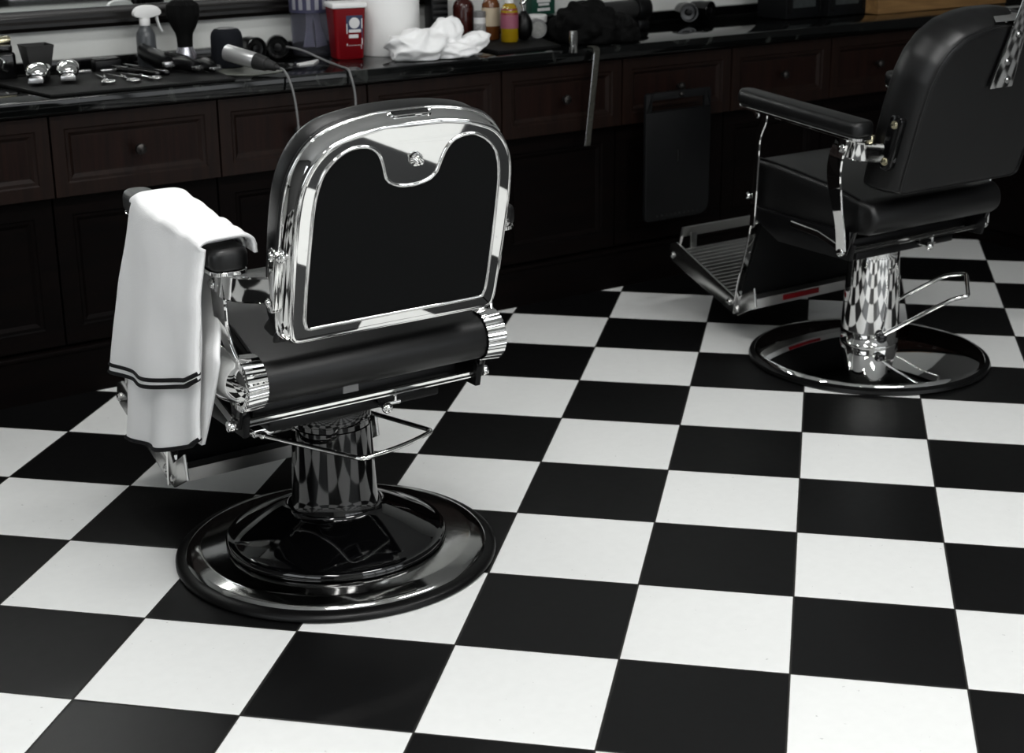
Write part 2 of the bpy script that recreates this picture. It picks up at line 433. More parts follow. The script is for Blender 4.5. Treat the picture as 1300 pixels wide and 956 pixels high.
# ------------------------------------------------------------------ barber chairs
def Btilt(phi, yb, zb):
    c, s = math.cos(R(phi)), math.sin(R(phi))
    # local (u right, up, d towards sitter)
    return lambda u, v, d: V(u, yb+d*c-v*s, zb+v*c+d*s)
def bolt(b, p, n, r=.008, h=.006):
    n = Vector(n).normalized(); p = Vector(p)
    q = n.to_track_quat('Z', 'Y').to_matrix().to_4x4(); q.translation = p
    lathe(b, [(r*1.25, 0), (r*1.25, h*.3), (r, h*.35), (r*.85, h*.8), (r*.4, h), (0, h)], 16, q)
def mirror_pts(h): return h+[(-a, c) for a, c in h[::-1]]
def pad_z(y): return .785+.075*y
def barber_chair(kind, loc, label):
    t = thing('barber_chair', label, 'barber chair', loc)
    # ---- base
    if kind == 1:
        b = BM(); lathe(b, [(.0, .0), (.345, 0), (.350, .004), (.350, .010), (.343, .016), (.328, .019), (.30, .019), (0, .019)], 96); link('base_ring', b, RUBBER, t, 50)
        b = BM(); lathe(b, [(.327, .0195), (.322, .025), (.315, .027), (.296, .034), (.290, .035), (.235, .036), (.20, .036)], 96, cap=False); link('base_plate', b, CHROME_W, t, 50)
        b = BM(); lathe(b, [(.236, .036), (.240, .039), (.240, .047), (.236, .052), (.228, .053), (.224, .056), (.205, .066), (.17, .084), (.135, .101), (.115, .109), (.106, .113), (.102, .119), (.0, .119)], 96); link('base_dome', b, GLOSS, t, 40)
        b = BM(); lathe(b, [(.099, .112), (.094, .125), (.092, .15), (.086, .28), (.085, .30), (.083, .302), (.083, .312), (.086, .314), (.086, .352), (.082, .36), (0, .36)], 48); link('column', b, GLOSS, t, 40)
    else:
        b = BM(); lathe(b, [(0, 0), (.350, 0), (.355, .005), (.352, .014), (.338, .019), (.30, .02), (0, .02)], 96); link('base_ring', b, RUBBER, t, 50)
        b = BM(); lathe(b, [(.338, .0195), (.333, .026), (.325, .028), (.315, .031), (.26, .042), (.18, .052), (.11, .058), (0, .060)], 96, cap=False); link('base_plate', b, CHROME, t, 50)
        b = BM(); lathe(b, [(.084, .058), (.086, .061), (.0855, .10), (.0745, .32), (.073, .36), (.070, .37), (0, .37)], 64); link('column', b, CHROME, t, 40)
        b = BM(); sphere(b, (-.040, -.080, .092), .012); bolt(b, (-.042, -.086, .092), (-.3, -1, .1), .014, .014); link('pivot_bolt', b, BLACKG, t, 40)
    # ---- pump lever
    b = BM()
    if kind == 1:
        pts = [V(-.150, .088, .282), V(-.13, .044, .281), V(-.026, -.184, .28), V(.08, -.168, .28), V(.177, -.128, .28), V(.121, .056, .28), V(.10, .11, .28)]
        tube(b, fillet(pts, [0, .05, .018, .2, .018, .05, 0], 6), .0052, 10)
        cyl(b, (-.165, .082, .282), (-.135, .095, .282), .007, 12); sphere(b, (-.165, .082, .282), .009); sphere(b, (-.135, .055, .281), .009)
        box(b, (-.15, .07, .272), (.11, .10, .29), .003)
    else:
        pts = [V(-.05, -.07, .085), V(.03, -.222, .205), V(.05, -.262, .235), V(.080, -.290, .245), V(.228, -.155, .258), V(.20, -.10, .245), V(.175, -.06, .215), V(.085, .06, .115)]
        tube(b, fillet(pts, [0, .02, .02, .014, .014, .02, .02, 0], 5), .0062, 10)
    link('pump_lever', b, CHROME, t, 40)
    # ---- under frame
    b = BM(); box(b, (-.20, -.12, .355), (.20, .16, .378), .006); box(b, (-.24, -.13, .378), (.24, .20, .425), .01)
    for s in (-1, 1):
        prism(b, [(-.165, .375), (.12, .375), (.22, .425), (.22, .455), (-.15, .455), (-.175, .42)], YZ, s*.262, s*.276, .002)
    link('seat_mechanism', b, BLACKP, t, 30)
    # ---- rear cross bar
    b = BM()
    sweep(b, [V(-.292, -.150, .402), V(.292, -.150, .402)], rrect(.011, .012, .003), wdir=(0, 0, 1)); sweep(b, [V(-.285, -.155, .3945), V(.285, -.155, .3945)], rrect(.004, .006, .001), wdir=(0, 0, 1))
    for s in (-1, 1):
        cyl(b, (s*.288, -.150, .400), (s*.302, -.150, .400), .0115, 16, bev=.003)
    link('cross_bar', b, CHROME, t, 40)
    for s in (-1, 1):
        b = BM(); prism(b, [(-.160, .392), (-.140, .392), (-.125, .46), (-.185, .46)], YZ, s*.268, s*.284, .002)
        link('bar_bracket', b, BLACKG, t, 30)
    b = BM(); cyl(b, (.045, -.165, .372), (.045, -.10, .372), .006, 12); sphere(b, (.045, -.168, .372), .012, (1, .8, 1)); cyl(b, (.075, -.15, .372), (.075, -.15, .398), .004, 8); cyl(b, (.05, -.15, .374), (.085, -.15, .374), .005, 10)
    link('release_knob', b, CHROME, t, 40)
    # ---- seat
    yc, zc, rr = -.190, .497, .048
    prof = arc2((yc, zc), rr, 250, 110, 12)
    if kind == 1: top = [(-.170, .549), (-.08, .583), (.02, .598), (.15, .603), (.215, .602)]
    else: top = [(-.170, .546), (-.08, .568), (.02, .581), (.15, .596), (.215, .600)]
    prof = prof+top+[(.238, .597), (.250, .585), (.252, .56), (.240, .455), (.225, .445), (-.14, .443)]
    prof = [(a, c) for a, c in prof]
    b = BM(); prism(b, prof, YZ, -.262, .262, .016, 3); link('seat_cushion', b, LEATHER, t, 35)
    for s in (-1, 1):
        b = BM()
        pth = [V(s*.254, a, c) for a, c in top+[(.238, .597), (.252, .575), (.243, .47)]]
        tube(b, smoothpath(pth, 3), .0035, 6)
        link('seat_piping', b, LEATHER, t, 40)
        b = BM(); sweep(b, [V(s*.286, -.140, .407), V(s*.284, -.05, .432), V(s*.282, .06, .440)], rrect(.018, .008, .002), wdir=(0, 0, 1)); link('side_rail', b, CHROME, t, 30)
    if kind == 1:
        # fluted chrome end rings of the rear roll and hollow chrome side shells
        for s in (-1, 1):
            b = BM(); prof2 = []
            n = 96
            tt = BM(); ra = []; 
            for (x, ro) in ((.250, rr+.004), (.292, rr+.007), (.294, rr+.004), (.294, rr-.006), (.268, rr-.010)):
                ring = []
                for k in range(n):
                    a = 2*math.pi*k/n; fl = .0013*math.cos(a*34) if ro > rr else 0
                    q = ro+fl; ring.append(tt.verts.new(V(s*x, yc+q*math.cos(a), zc+q*math.sin(a))))
                ra.append(ring)
            for p, q in zip(ra, ra[1:]):
                for k in range(n): tt.faces.new((p[k], p[(k+1) % n], q[(k+1) % n], q[k]))
            tt.faces.new(ra[-1]); absorb(b, tt)
            link('roll_end_ring', b, CHROME, t, 35)
            # curved side shell: bulging plate from the roll forward under the arm
            b = BM()
            def shell(u, v, s=s):
                a = 2*math.pi*u; q = math.sin(v*math.pi/2)
                ca, sa = math.cos(a), math.sin(a)
                y = -.085+.155*q*ca; z = .500+(.056+.012*max(0, ca))*q*sa+.03*max(0, ca)*q
                x = .286+.026*math.cos(v*math.pi/2)
                return V(s*x, y, z)
            grid(b, 48, 12, shell); bmesh.ops.remove_doubles(b, verts=b.verts, dist=1e-5); o = link('side_shell', b, CHROME, t, 60); addmod_solid(o, .004, 0)
        b = BM(); box(b, (-.079, -.216, .442), (-.045, -.212, .460)); o = link('barcode_tag', b, GREYM, t, 0); o['label'] = 'small grey barcode sticker'
    # ---- arms
    for s in (-1, 1):
        # pad
        b = BM(); h = []
        outl = fillet([V(-.040*1, -.225, 0), V(.040, -.225, 0), V(.034, .262, 0), V(-.034, .262, 0)], [.030, .030, .032, .032], 6, True)
        out = [(p.x+s*.300, p.y) for p in outl]
        prism(b, out, lambda u, v, d: V(u, v, pad_z(v)+d+(.004*(1-((u-s*.3)/.04)**2) if d > -.005 else 0)), -.040, .0, .012, 4); pad = link('arm_pad', b, LEATHER, t, 50)
        b = BM(); outi = [(s*.3+(u-s*.3)*.96, v*.985) for u, v in out]
        prism(b, outi, lambda u, v, d: V(u, v, pad_z(v)+d), -.048, -.040, .001, 1)
        link('arm_pad_tray', b, CHROME, t, 40)
        # rear mount and main strap
        b = BM(); sweep(b, smoothpath([V(s*.300, -.150, pad_z(-.15)-.046), V(s*.300, -.150, .715), V(s*.300, -.142, .68)], 5), rrect(.036, .020, .005), wdir=(0, 1, 0)); 
        bolt(b, (s*.311, -.145, .690), (s, 0, 0), .009); bolt(b, (s*.29, -.171, .700), (0, -1, 0), .009)
        link('arm_mount', b, CHROME, t, 40)
        b = BM()
        if kind == 1: pth = smoothpath([V(s*.298, -.150, .712), V(s*.299, -.148, .665), V(s*.298, -.152, .61), V(s*.292, -.168, .565), V(s*.284, -.185, .530)], 8)
        else: pth = smoothpath([V(s*.302, -.142, .712), V(s*.309, -.128, .665), V(s*.311, -.126, .61), V(s*.305, -.135, .54), V(s*.298, -.146, .47), V(s*.294, -.150, .405)], 8)
        n = len(pth); sc = [(.62+.38*math.sin(math.pi*min(1, (k/n)*1.2+.18))**1, 1) for k in range(n)]
        sweep(b, pth, rrect(.062 if kind == 1 else .056, .008, .003), wdir=(0, 1, 0), scale=sc); link('arm_strap', b, CHROME, t, 40)
        # front post of the arm
        b = BM()
        pth = smoothpath([V(s*.296, .17, pad_z(.17)-.045), V(s*.292, .178, .72), V(s*.286, .205, .67), V(s*.282, .214, .60), V(s*.278, .222, .50), V(s*.274, .232, .40)], 8)
        sweep(b, pth, rrect(.022, .006, .002), wdir=(0, 1, 0))
        bolt(b, (s*.294, .205, .735), (s, 0, 0), .010); bolt(b, (s*.284, .245, .49), (s, 0, 0), .009)
        link('arm_post', b, CHROME, t, 40)
    # ---- back
    if kind == 1:
        phi, yb, zb = 14, -.295, .588; F = Btilt(phi, yb, zb)
        half = [(.213, 0), (.226, .010), (.230, .035), (.232, .12), (.233, .20), (.231, .27), (.224, .322), (.206, .363), (.178, .393), (.140, .410), (.09, .421), (.04, .426)]
        half = [(.213, 0), (.226, .010)]+[(p.x, p.y) for p in smoothpath([V(a, c, 0) for a, c in half[2:]+[(-.04, .426)]], 4)][:-5]
        outl = mirror_pts(half); outl = [(p.x, p.y) for p in fillet([V(a, c, 0) for a, c in outl], .008, 2, True)]
        # cushion (sitter's side)
        ch = [(.20, -.01), (.226, .01), (.236, .06), (.239, .15), (.240, .22), (.236, .29), (.222, .342), (.197, .383), (.158, .411), (.10, .425), (.04, .431)]
        co = [(p.x, p.y) for p in smoothpath([V(a, c, 0) for a, c in mirror_pts(ch)], 3, True)]
        b = BM(); prism(b, co, F, .040, .110, .022, 5); link('back_cushion', b, LEATHER, t, 50)
        b = BM(); tube(b, [F(a*1.004, c, .044) for a, c in co], .006, 8, closed=True); link('cushion_piping', b, LEATHER, t, 50)
        # chrome pan
        ph = [(.030, .304), (.052, .318), (.062, .345), (.072, .368), (.088, .383), (.110, .389), (.135, .386), (.162, .370), (.182, .346), (.193, .312), (.198, .27), (.200, .20), (.201, .115), (.200, .055), (.196, .038), (.180, .031)]
        pc = [(p.x, p.y) for p in smoothpath([V(a, c, 0) for a, c in [(-a, c) for a, c in ph[:5][::-1]]+[(0, .300)]+ph[:-1]], 5)]; i0 = min(range(len(pc)), key=lambda q: abs(pc[q][0])+abs(pc[q][1]-.3)); pr = pc[i0+1:]+[(.195, .0335), (.188, .031)]; pl = [(0, .300)]+pr+[(-a, c) for a, c in pr[::-1]]
        b = BM(); tt = BM(); N = len(outl); rings = []
        pts2 = [Vector((a, c, 0)) for a, c in outl]
        def offs(o):
            out = []
            for q in range(N):
                n1 = pts2[(q+1) % N]-pts2[q-1]; n1 = V(n1.y, -n1.x, 0).normalized(); out.append(pts2[q]+n1*o)
            return out
        sg = 1 if sum(pts2[q].x*pts2[(q+1) % N].y-pts2[(q+1) % N].x*pts2[q].y for q in range(N)) > 0 else -1
        for (o_, d_) in ((-.0095, -.0002), (-.0065, -.0002), (-.0025, .0006), (-.0005, .0028), (.0, .006), (.001, .010), (.0035, .013), (.0075, .036), (.0078, .041), (.006, .045)):
            rings.append([tt.verts.new(F(p.x, p.y, d_)) for p in offs(o_*sg)])
        for p_, q_ in zip(rings, rings[1:]):
            for k in range(N): tt.faces.new((p_[k], p_[(k+1) % N], q_[(k+1) % N], q_[k]))
        tt.faces.new(rings[0]); tt.faces.new(rings[-1][::-1]); absorb(b, tt)
        link('back_shell', b, CHROME, t, 45)
        b = BM(); tube(b, [F(a, c, -.0005) for a, c in pl], .0035, 8, closed=True); link('panel_rim', b, CHROME, t, 50)
        b = BM(); prism(b, pl, F, -.0015, .004, .001, 1); link('back_panel', b, LEATHER_B, t, 40)
        # outer rim band and slot on top edge
        b = BM(); tube(b, [F(p.x, p.y, .040) for p in offs(.0078*sg)], .0028, 8, closed=True)
        link('rim_bead', b, CHROME, t, 50)
        b = BM(); prism(b, [(-.036+.0, .0), (.036, .0), (.036, .004), (-.036, .004)], lambda u, v, d: F(u, .4305+v, d), .020, .034, .001, 1); link('headrest_slot', b, BLACKP, t, 40)
        b = BM(); tube(b, fillet([F(-.041, .4325, .016), F(.041, .4325, .016), F(.041, .434, .037), F(-.041, .434, .037)], .008, 4, True), .0025, 6, closed=True); link('slot_rim', b, CHROME, t, 50)
        # centre screw
        b = BM(); M = Matrix.Translation(F(.006, .352, -.002)) @ Matrix.Rotation(R(90+phi*1), 4, 'X')
        lathe(b, [(.013, 0), (.013, .003), (.009, .004), (.0085, .012), (.007, .016), (0, .017)], 20, M); link('centre_screw', b, CHROME, t, 40)
        # side hinge plates
        for s in (-1, 1):
            b = BM(); f2 = lambda u, v, d, s=s: F(s*d, v, u)
            prism(b, [(p.x, p.y) for p in fillet([V(.028, .055, 0), V(.062, .055, 0), V(.062, .185, 0), V(.028, .185, 0)], .014, 4, True)], f2, .236, .252, .003)
            for vv in (.075, .172): 
                p = F(s*.253, vv, .045); bolt(b, p, (s, 0, 0), .008)
            p = F(s*.245, .178, .020); bolt(b, p, (s*.4, -1, 0), .007)
            link('hinge_plate', b, CHROME, t, 40)
        armz = (.695, .668)
        hp = lambda s: F(s*.246, .10, .045)
    else:
        phi, yb, zb = 15, -.285, .572; F = Btilt(phi, yb, zb)
        ox = .012
        half = [(.225, .004), (.238, .012), (.240, .04), (.240, .12), (.241, .22), (.236, .31), (.220, .365), (.190, .408), (.150, .436), (.09, .452), (.04, .458)]
        outl = mirror_pts(half); outl = [(p.x+ox, p.y) for p in fillet([V(a, c, 0) for a, c in outl], .012, 3, True)]
        N = len(outl)
        b = BM(); tt = BM(); rings = []
        for (gx, d, dz) in ((.93, 0, 0), (1.0, .003, 0), (1.03, .012, .003), (1.075, .045, .006), (1.09, .085, .008), (1.07, .118, .006), (1.0, .135, 0), (.8, .140, 0)):
            rings.append([tt.verts.new(F((a-ox)*gx+ox, .22+(c-.22)*(gx if c > .22 else 1+(gx-1)*.4)-.02*d/.14*(1 if c < .1 else 0), d)) for a, c in outl])
        for a, c in zip(rings, rings[1:]):
            for k in range(N): tt.faces.new((a[k], a[(k+1) % N], c[(k+1) % N], c[k]))
        tt.faces.new(rings[0]); tt.faces.new(rings[-1][::-1]); absorb(b, tt)
        link('back_cushion', b, LEATHER, t, 50)
        b = BM(); tube(b, [F(a, c, .003) for a, c in outl], .0028, 6, closed=True); link('back_seam', b, LEATHER, t, 50)
        for s in (-1, 1):
            b = BM(); f2 = lambda u, v, d, s=s: F(ox+s*d, v, u)
            prism(b, [(p.x, p.y) for p in fillet([V(.030, .06, 0), V(.072, .06, 0), V(.072, .215, 0), V(.030, .215, 0)], .018, 5, True)], f2, .250, .274, .003)
            pl = link('hinge_plate', b, BLACKG, t, 40)
            b = BM()
            for vv in (.085, .19): bolt(b, F(ox+s*.274, vv, .050), (s, -.2, 0), .009)
            link('hinge_bolt', b, BRASS, t, 40)
        # headrest bracket on top of back
        b = BM()
        prism(b, [(-.04, .476), (.030, .512), (.105, .512), (.15, .476)], lambda u, v, d: F(u, .468+d, (v-.474)*2.2-.002), 0.0, .006, .001, 1)
        link('headrest_clip', b, CHROME, t, 40)
        b = BM(); prism(b, [(-.002, .29), (.088, .29), (.068, .56), (.032, .56)], F, -.014, -.006, .002, 2)
        for q in ((.035, .365), (.058, .312), (.046, .44)): bolt(b, F(q[0], q[1], -.014), (0, -1, -.2), .008)
        link('headrest_holder', b, CHROME_D, t, 40)
        hp = lambda s: F(ox+s*.262, .11, .045)
    for s in (-1, 1):
        a = V(s*.300, -.168, .690); e = hp(s); m = (a+e)/2+V(s*.004, .012, -.006)
        b = BM(); sweep(b, smoothpath([a+V(0, .03, .012), a, m, e, e+V(0, -.012, 0)], 8), rrect(.050, .009, .003), wdir=(0, 0, 1)); link('back_arm_link', b, CHROME, t, 40)
        if kind == 2:
            b = BM(); cyl(b, tuple((a+e)/2+V(-s*.012, .015, .015)), tuple((a+e)/2+V(-s*.012, .015, .04)), .014, 16, bev=.003); link('link_knob', b, BRASS, t, 40)
    # ---- footrest
    b = BM()
    fp = lambda u, v, d: V(u, .232+(.415-v)*.33+d, v)
    prism(b, [(-.235, .135), (.235, .135), (.235, .44), (-.235, .44)], fp, -.008, .010, .003); link('calf_panel', b, LEATHER_B, t, 30)
    for s in (-1, 1):
        b = BM()
        pth = fillet([V(s*.262, .235, .455), V(s*.262, .238, .41), V(s*.252, .262, .335), V(s*.247, .305, .20), V(s*.243, .325, .105)], .03, 4)
        sweep(b, pth, rrect(.026, .007, .002), wdir=(1, 0, 0)); link('footrest_strap', b, CHROME, t, 40)
    # hinge rail at the foot of the calf panel
    b = BM(); prism(b, [(.28, .120), (.325, .105), (.345, .112), (.335, .140), (.30, .158), (.28, .150)], YZ, -.238, .238, .003); 
    cyl(b, (.238, .31, .135), (.262, .31, .135), .026, 20, bev=.004)
    link('footrest_rail', b, ALU, t, 30)
    if kind == 2:
        b = BM(); box(b, (-.09, .276, .130), (.06, .2795, .146)); o = link('rail_sticker', b, RED, t, 0); o['label'] = 'red sticker'
    # tilted ribbed plate
    y0, z0, y1, z1 = .325, .125, .640, .225
    dy, dz = y1-y0, z1-z0; L = math.hypot(dy, dz); dy /= L; dz /= L
    fr = lambda u, v, d: V(u, y0+v*dy-d*dz, z0+v*dz+d*dy)
    tt = BM(); nr = 18; prev = None; pf = []
    for k in range(nr*4+1):
        v = L*k/(nr*4); pf.append((v, .010+(.006 if k % 4 in (1, 2) else 0)))
    pf = [(0, 0)]+pf+[(L, 0)]
    ra = [tt.verts.new(fr(-.235, v, d)) for v, d in pf]; rb = [tt.verts.new(fr(.235, v, d)) for v, d in pf]
    n = len(pf)
    for k in range(n): tt.faces.new((ra[k], ra[(k+1) % n], rb[(k+1) % n], rb[k]))
    tt.faces.new(ra); tt.faces.new(rb[::-1]); b = BM(); absorb(b, tt); link('ribbed_plate', b, ALU, t, 25)
    for s in (-1, 1):
        b = BM()
        prism(b, [(y0-.09, .142), (y0-.01, .098), (y0+.03, .105), (y1-.01, z1-.02), (y1+.01, z1-.005), (y1-.0, z1+.035), (y1-.03, z1+.045), (y0+.0, .150), (y0-.08, .20)], YZ, s*.237, s*.245, .002)
        for q in ((y0-.005, .118), (y0+.03, .132), (y1-.01, z1+.0)): bolt(b, (s*.245, q[0], q[1]), (s, 0, 0), .009)
        link('plate_end', b, CHROME_S, t, 30)
    b = BM()
    sweep(b, [V(-.235, y1-.04, z1+.05), V(-.19, y1+.012, z1+.062), V(.19, y1+.012, z1+.062), V(.235, y1-.04, z1+.05)], rrect(.036, .006, .002), wdir=(0, -.3, 1))
    for x in (-.15, .15): box(b, (x-.012, y1-.004, z1-.01), (x+.012, y1+.004, z1+.06), .002)
    link('toe_rail', b, ALU, t, 30)
    return t

barber_chair(1, (0, 0, 0), 'vintage black leather barber chair with chrome-framed back, near left, towel on its arm')
barber_chair(2, (1.945, .281, 0), 'black leather barber chair with chrome column and round base, far right')

# ------------------------------------------------------------------ towel over the near chair's left arm
def towel_sheet(b, x_out, zb_out, y_r, y_f, yb_r, yb_f, lift, seed, slope=0, zin=None, nu=28, wave=.006):
    """cross section goes over the pad then down the outside"""
    cx = -.300; hw = .047+lift
    def path(s):  # s 0..1 : inner -> top -> outside, returns (x, zrel or abs)
        return s
    def f(u, v):
        # u across (rear->front), v along
        yt = y_r+(y_f-y_r)*u
        zt = pad_z(yt)+.006+lift
        if v < .18:      # inner drop
            k = 1-v/.18
            zi = zin if zin is not None else zt-.03
            x = cx+hw+.002; z = zt-.012-(zt-.012-zi)*k
            y = yt+.16*k*(1-u) if zin is not None else yt
            y = min(y, .24)
        elif v < .42:
            a = (v-.18)/.24*math.pi
            sq = 4.0
            ca, sa = math.cos(a), math.sin(a)
            x = cx+hw*math.copysign(abs(ca)**(2/sq), ca); z = zt-.012+.016*abs(sa)**(2/sq); y = yt
        else:
            k = (v-.42)/.58
            zb = zb_out+slope*(u-.5)-.016*math.sin(math.pi*u)+.012*max(0, 1-u/.12)**2
            z = zt-.012-(zt-.012-zb)*k
            x = cx-hw-(x_out)*math.sin(k*math.pi/2)
            yb = yb_r+(yb_f-yb_r)*u
            kk = k**.8
            y = yt+(yb-yt)*kk
            amp = wave*(k**.7)
            x += amp*math.sin(u*9+seed)*.9-amp*.6*math.sin(u*4.2+seed*2+k)
            x -= .010*math.sin(math.pi*u)*k+.007*math.sin(u*13+seed)*k*k+.004*noise.noise(V(u*4, k*3, seed+9))
            # rounded folded edges
            e = min(u, 1-u); x += .010*max(0, 1-e/.06)**2
        x += .0015*noise.noise(V(u*9, v*9, seed))
        w_ = max(0, min(1, (v-.12)/.1))*max(0, min(1, (.50-v)/.12))
        z += w_*(.010*noise.noise(V(u*3.2, v*4, seed+5))+.006*noise.noise(V(u*8, v*9, seed+5))+.012*math.exp(-((u-.93)/.10)**2))
        return V(x, y, z)
    grid(b, nu*2, 90, f)
    return f
t = thing('hand_towel', 'white terry towel with black hems draped over the near chair left arm', 'towel', (-.33, .08, .30))
b = BM()
f1 = towel_sheet(b, .012, .452, -.205, .135, -.165, .300, .008, 1.3, slope=-.095, wave=.004)
o = link('outer_layer', b, TOWEL, t, 80, loc=None); o.location = (.33, -.08, -.30); addmod_solid(o, .007, 0)
b = BM()
f2 = towel_sheet(b, .002, .305, -.170, .125, -.105, .285, .000, 2.1, slope=-.10, wave=.003)
o = link('under_layer', b, TOWEL, t, 80); o.location = (.33, -.08, -.30); addmod_solid(o, .006, 0)
def hem(f, vs, dx, name='piping'):
    b = BM()
    for v in vs:
        pts = [f(k/40, v)+V(dx, 0, 0) for k in range(41)]
        sweep(b, pts, rrect(.0085, .0125, .003), wdir=(0, 0, 1))
    o = link(name, b, TRIM, t, 50); o.location = (.33, -.08, -.30); return o
hem(f1, (.993, .966), -.001); hem(f2, (.995,), -.001)

# inner hanging corner of the towel
b = BM()
def inner(u, v):
    z = .785-(.785-.345-.02*u)*v
    yr = -.065-.03*math.sin(v*2.6)+.14*max(0, v-.55)*1.4
    y = yr+(.16-yr)*u
    x = -.256-.010*v-.062*max(0, min(1, (v-.12)/.4))+.004*math.sin(u*9+v*2)*v
    y += (x+.256)*1.25*(1-u)
    return V(x, y, z)
grid(b, 16, 40, inner); o = link('inner_corner', b, TOWEL, t, 80); o.location = (.33, -.08, -.30); addmod_solid(o, .008, 0)

# ------------------------------------------------------------------ things on the worktop
T = .8505
def simple(name, bm, m, label, cat, loc, rz=0, group=None, smooth=40):
    o = link(name, bm, m, None, smooth, loc, (0, 0, rz)); return tag(o, label, cat, group)
# tool mat
b = BM()
prism(b, [(-.13, 1.300), (.40, 1.292), (.435, 1.62), (-.19, 1.70)], XY, T, T+.009, .003)
tag(link('tool_mat', b, MATRUB, smooth=30), 'dark rubber tool mat carrying clippers and scissors', 'mat')
TM = T+.0095
# far-left clipper stand with brass band
t = thing('clipper', 'black clipper with a brass top band at the left edge', 'clipper', (-.145, 1.70, T))
b = BM(); box(b, (-.045, -.035, 0), (.045, .035, .085), .012, 3); box(b, (-.04, -.03, .083), (.038, .03, .105), .006, 2); link('body', b, BLACKG, t)
b = BM(); cyl(b, (-.05, 0, .113), (.04, 0, .113), .013, 20, bev=.002); link('brass_band', b, BRASS, t)
b = BM(); tube(b, smoothpath([V(-.01, -.036, .075), V(.005, -.040, .06), V(0, -.040, .04), V(.014, -.038, .032)], 5), .004, 8); link('switch', b, CHROME, t)
# grey tapered cup
b = BM(); lathe(b, [(.036, 0), (.057, .092), (.054, .092), (.034, .004), (0, .004)], 4, Matrix.Rotation(R(45), 4, 'Z'), cap=True)
simple('tumbler', b, GREY, 'dark grey square tapered cup behind the two chrome clippers', 'cup', (-.045, 1.66, TM), 0, smooth=20)
# chrome clippers
def chrome_clip(loc, rz, label):
    t = thing('hair_clipper', label, 'clipper', loc, rz, 'chrome clippers on the tool mat')
    b = BM(); tt = []
    pth = [V(0, -.055, .020), V(0, -.045, .028), V(0, -.02, .036), V(0, .03, .034), V(0, .065, .026), V(0, .072, .020)]
    sweep(b, smoothpath(pth, 4), [(a*1.35, c) for a, c in circ(.0235, 20)], wdir=(1, 0, 0), scale=[.45+.55*math.sin(math.pi*min(1, .15+k/20*.8)) for k in range(21)])
    link('body', b, CHROME, t, 60)
    b = BM(); box(b, (-.020, -.066, .008), (.020, -.048, .022), .002)
    for k in range(9): box(b, (-.019+k*.0045, -.073, .009), (-.017+k*.0045, -.064, .014))
    link('blade', b, STEEL, t, 30)
    b = BM(); box(b, (.012, -.03, .034), (.020, -.01, .046), .002); box(b, (-.024, -.02, .012), (-.020, .01, .022), .001); link('lever', b, CHROME, t, 30)
    return t
chrome_clip((-.082, 1.535, TM), -.45, 'chrome hair clipper nearest the left end of the mat, before the grey cup')
chrome_clip((.000, 1.53, TM), -.35, 'chrome hair clipper on the mat right beside the scissors')
# scissors
def scissors(loc, rz, label, op=.25):
    t = thing('scissors', label, 'scissors', loc, rz, 'steel scissors on the tool mat'); t.scale = (1.3, 1.3, 1.15)
    for s in (-1, 1):
        b = BM(); M = Matrix.Rotation(s*op/2, 4, 'Z')
        bb = BM(); prism(bb, [(0, -.004), (.075, -.001), (.075, .001), (0, .004)], XY, .003+s*.001, .005+s*.001)
        sweep(bb, [V(0, 0, .005), V(-.03, s*.006, .005), V(-.045, s*.008, .005)], rrect(.006, .004, .001), wdir=(0, 1, 0))
        tube(bb, [V(-.058+.014*math.cos(a), s*.010+.011*math.sin(a), .006) for a in [k*math.pi/10 for k in range(20)]], .0028, 8, closed=True)
        absorb(b, bb, M); link('blade', b, STEEL, t, 40)
    b = BM(); cyl(b, (0, 0, .002), (0, 0, .009), .004, 12); link('pivot_screw', b, STEEL, t)
scissors((.082, 1.47, TM), R(78), 'steel scissors lying open nearest the chrome clippers')
scissors((.135, 1.455, TM), R(88), 'steel scissors in the middle of the three pairs on the mat', .4)
scissors((.186, 1.46, TM), R(100), 'steel scissors next to the black razors', .3)
for k, (x, y) in enumerate(((.075, 1.66), (.165, 1.64))):
    b = BM(); box(b, (-.034, -.007, 0), (.034, .007, .008), .002)
    for q in range(12): box(b, (-.032+q*.0055, -.013, .002), (-.029+q*.0055, -.006, .006))
    simple('steel_comb', b, STEEL, ('small flat steel comb behind the leftmost scissors', 'small flat steel comb behind the rightmost scissors')[k], 'comb', (x, y, TM), .05, 'small steel combs on the tool mat')
# small black box
t = thing('charging_box', 'small black box standing at the back of the tool mat', 'box', (.175, 1.71, T))
b = BM(); box(b, (-.040, -.02, 0), (.040, .02, .036), .004); link('body', b, BLACKP, t); b = BM(); box(b, (-.037, -.018, .036), (.037, .018, .042), .003); link('lid', b, BLACKG, t)
# razors
for k, (x, y, rz, lab) in enumerate(((.205, 1.53, R(107), 'long black straight razor next to the scissors'), (.240, 1.54, R(104), 'long black straight razor beside the black clippers'))):
    t = thing('straight_razor', lab, 'razor', (x, y, TM), rz, 'black straight razors on the tool mat')
    b = BM(); prism(b, [(p.x, p.y) for p in fillet([V(-.095, -.007, 0), V(.09, -.011, 0), V(.10, .006, 0), V(-.09, .010, 0)], .006, 3, True)], XY, 0, .014, .003); link('handle', b, BLACKG, t)
    b = BM(); prism(b, [(.05, -.004), (.115, -.003), (.12, .006), (.05, .006)], XY, .0142, .017); link('blade', b, STEEL, t, 30)
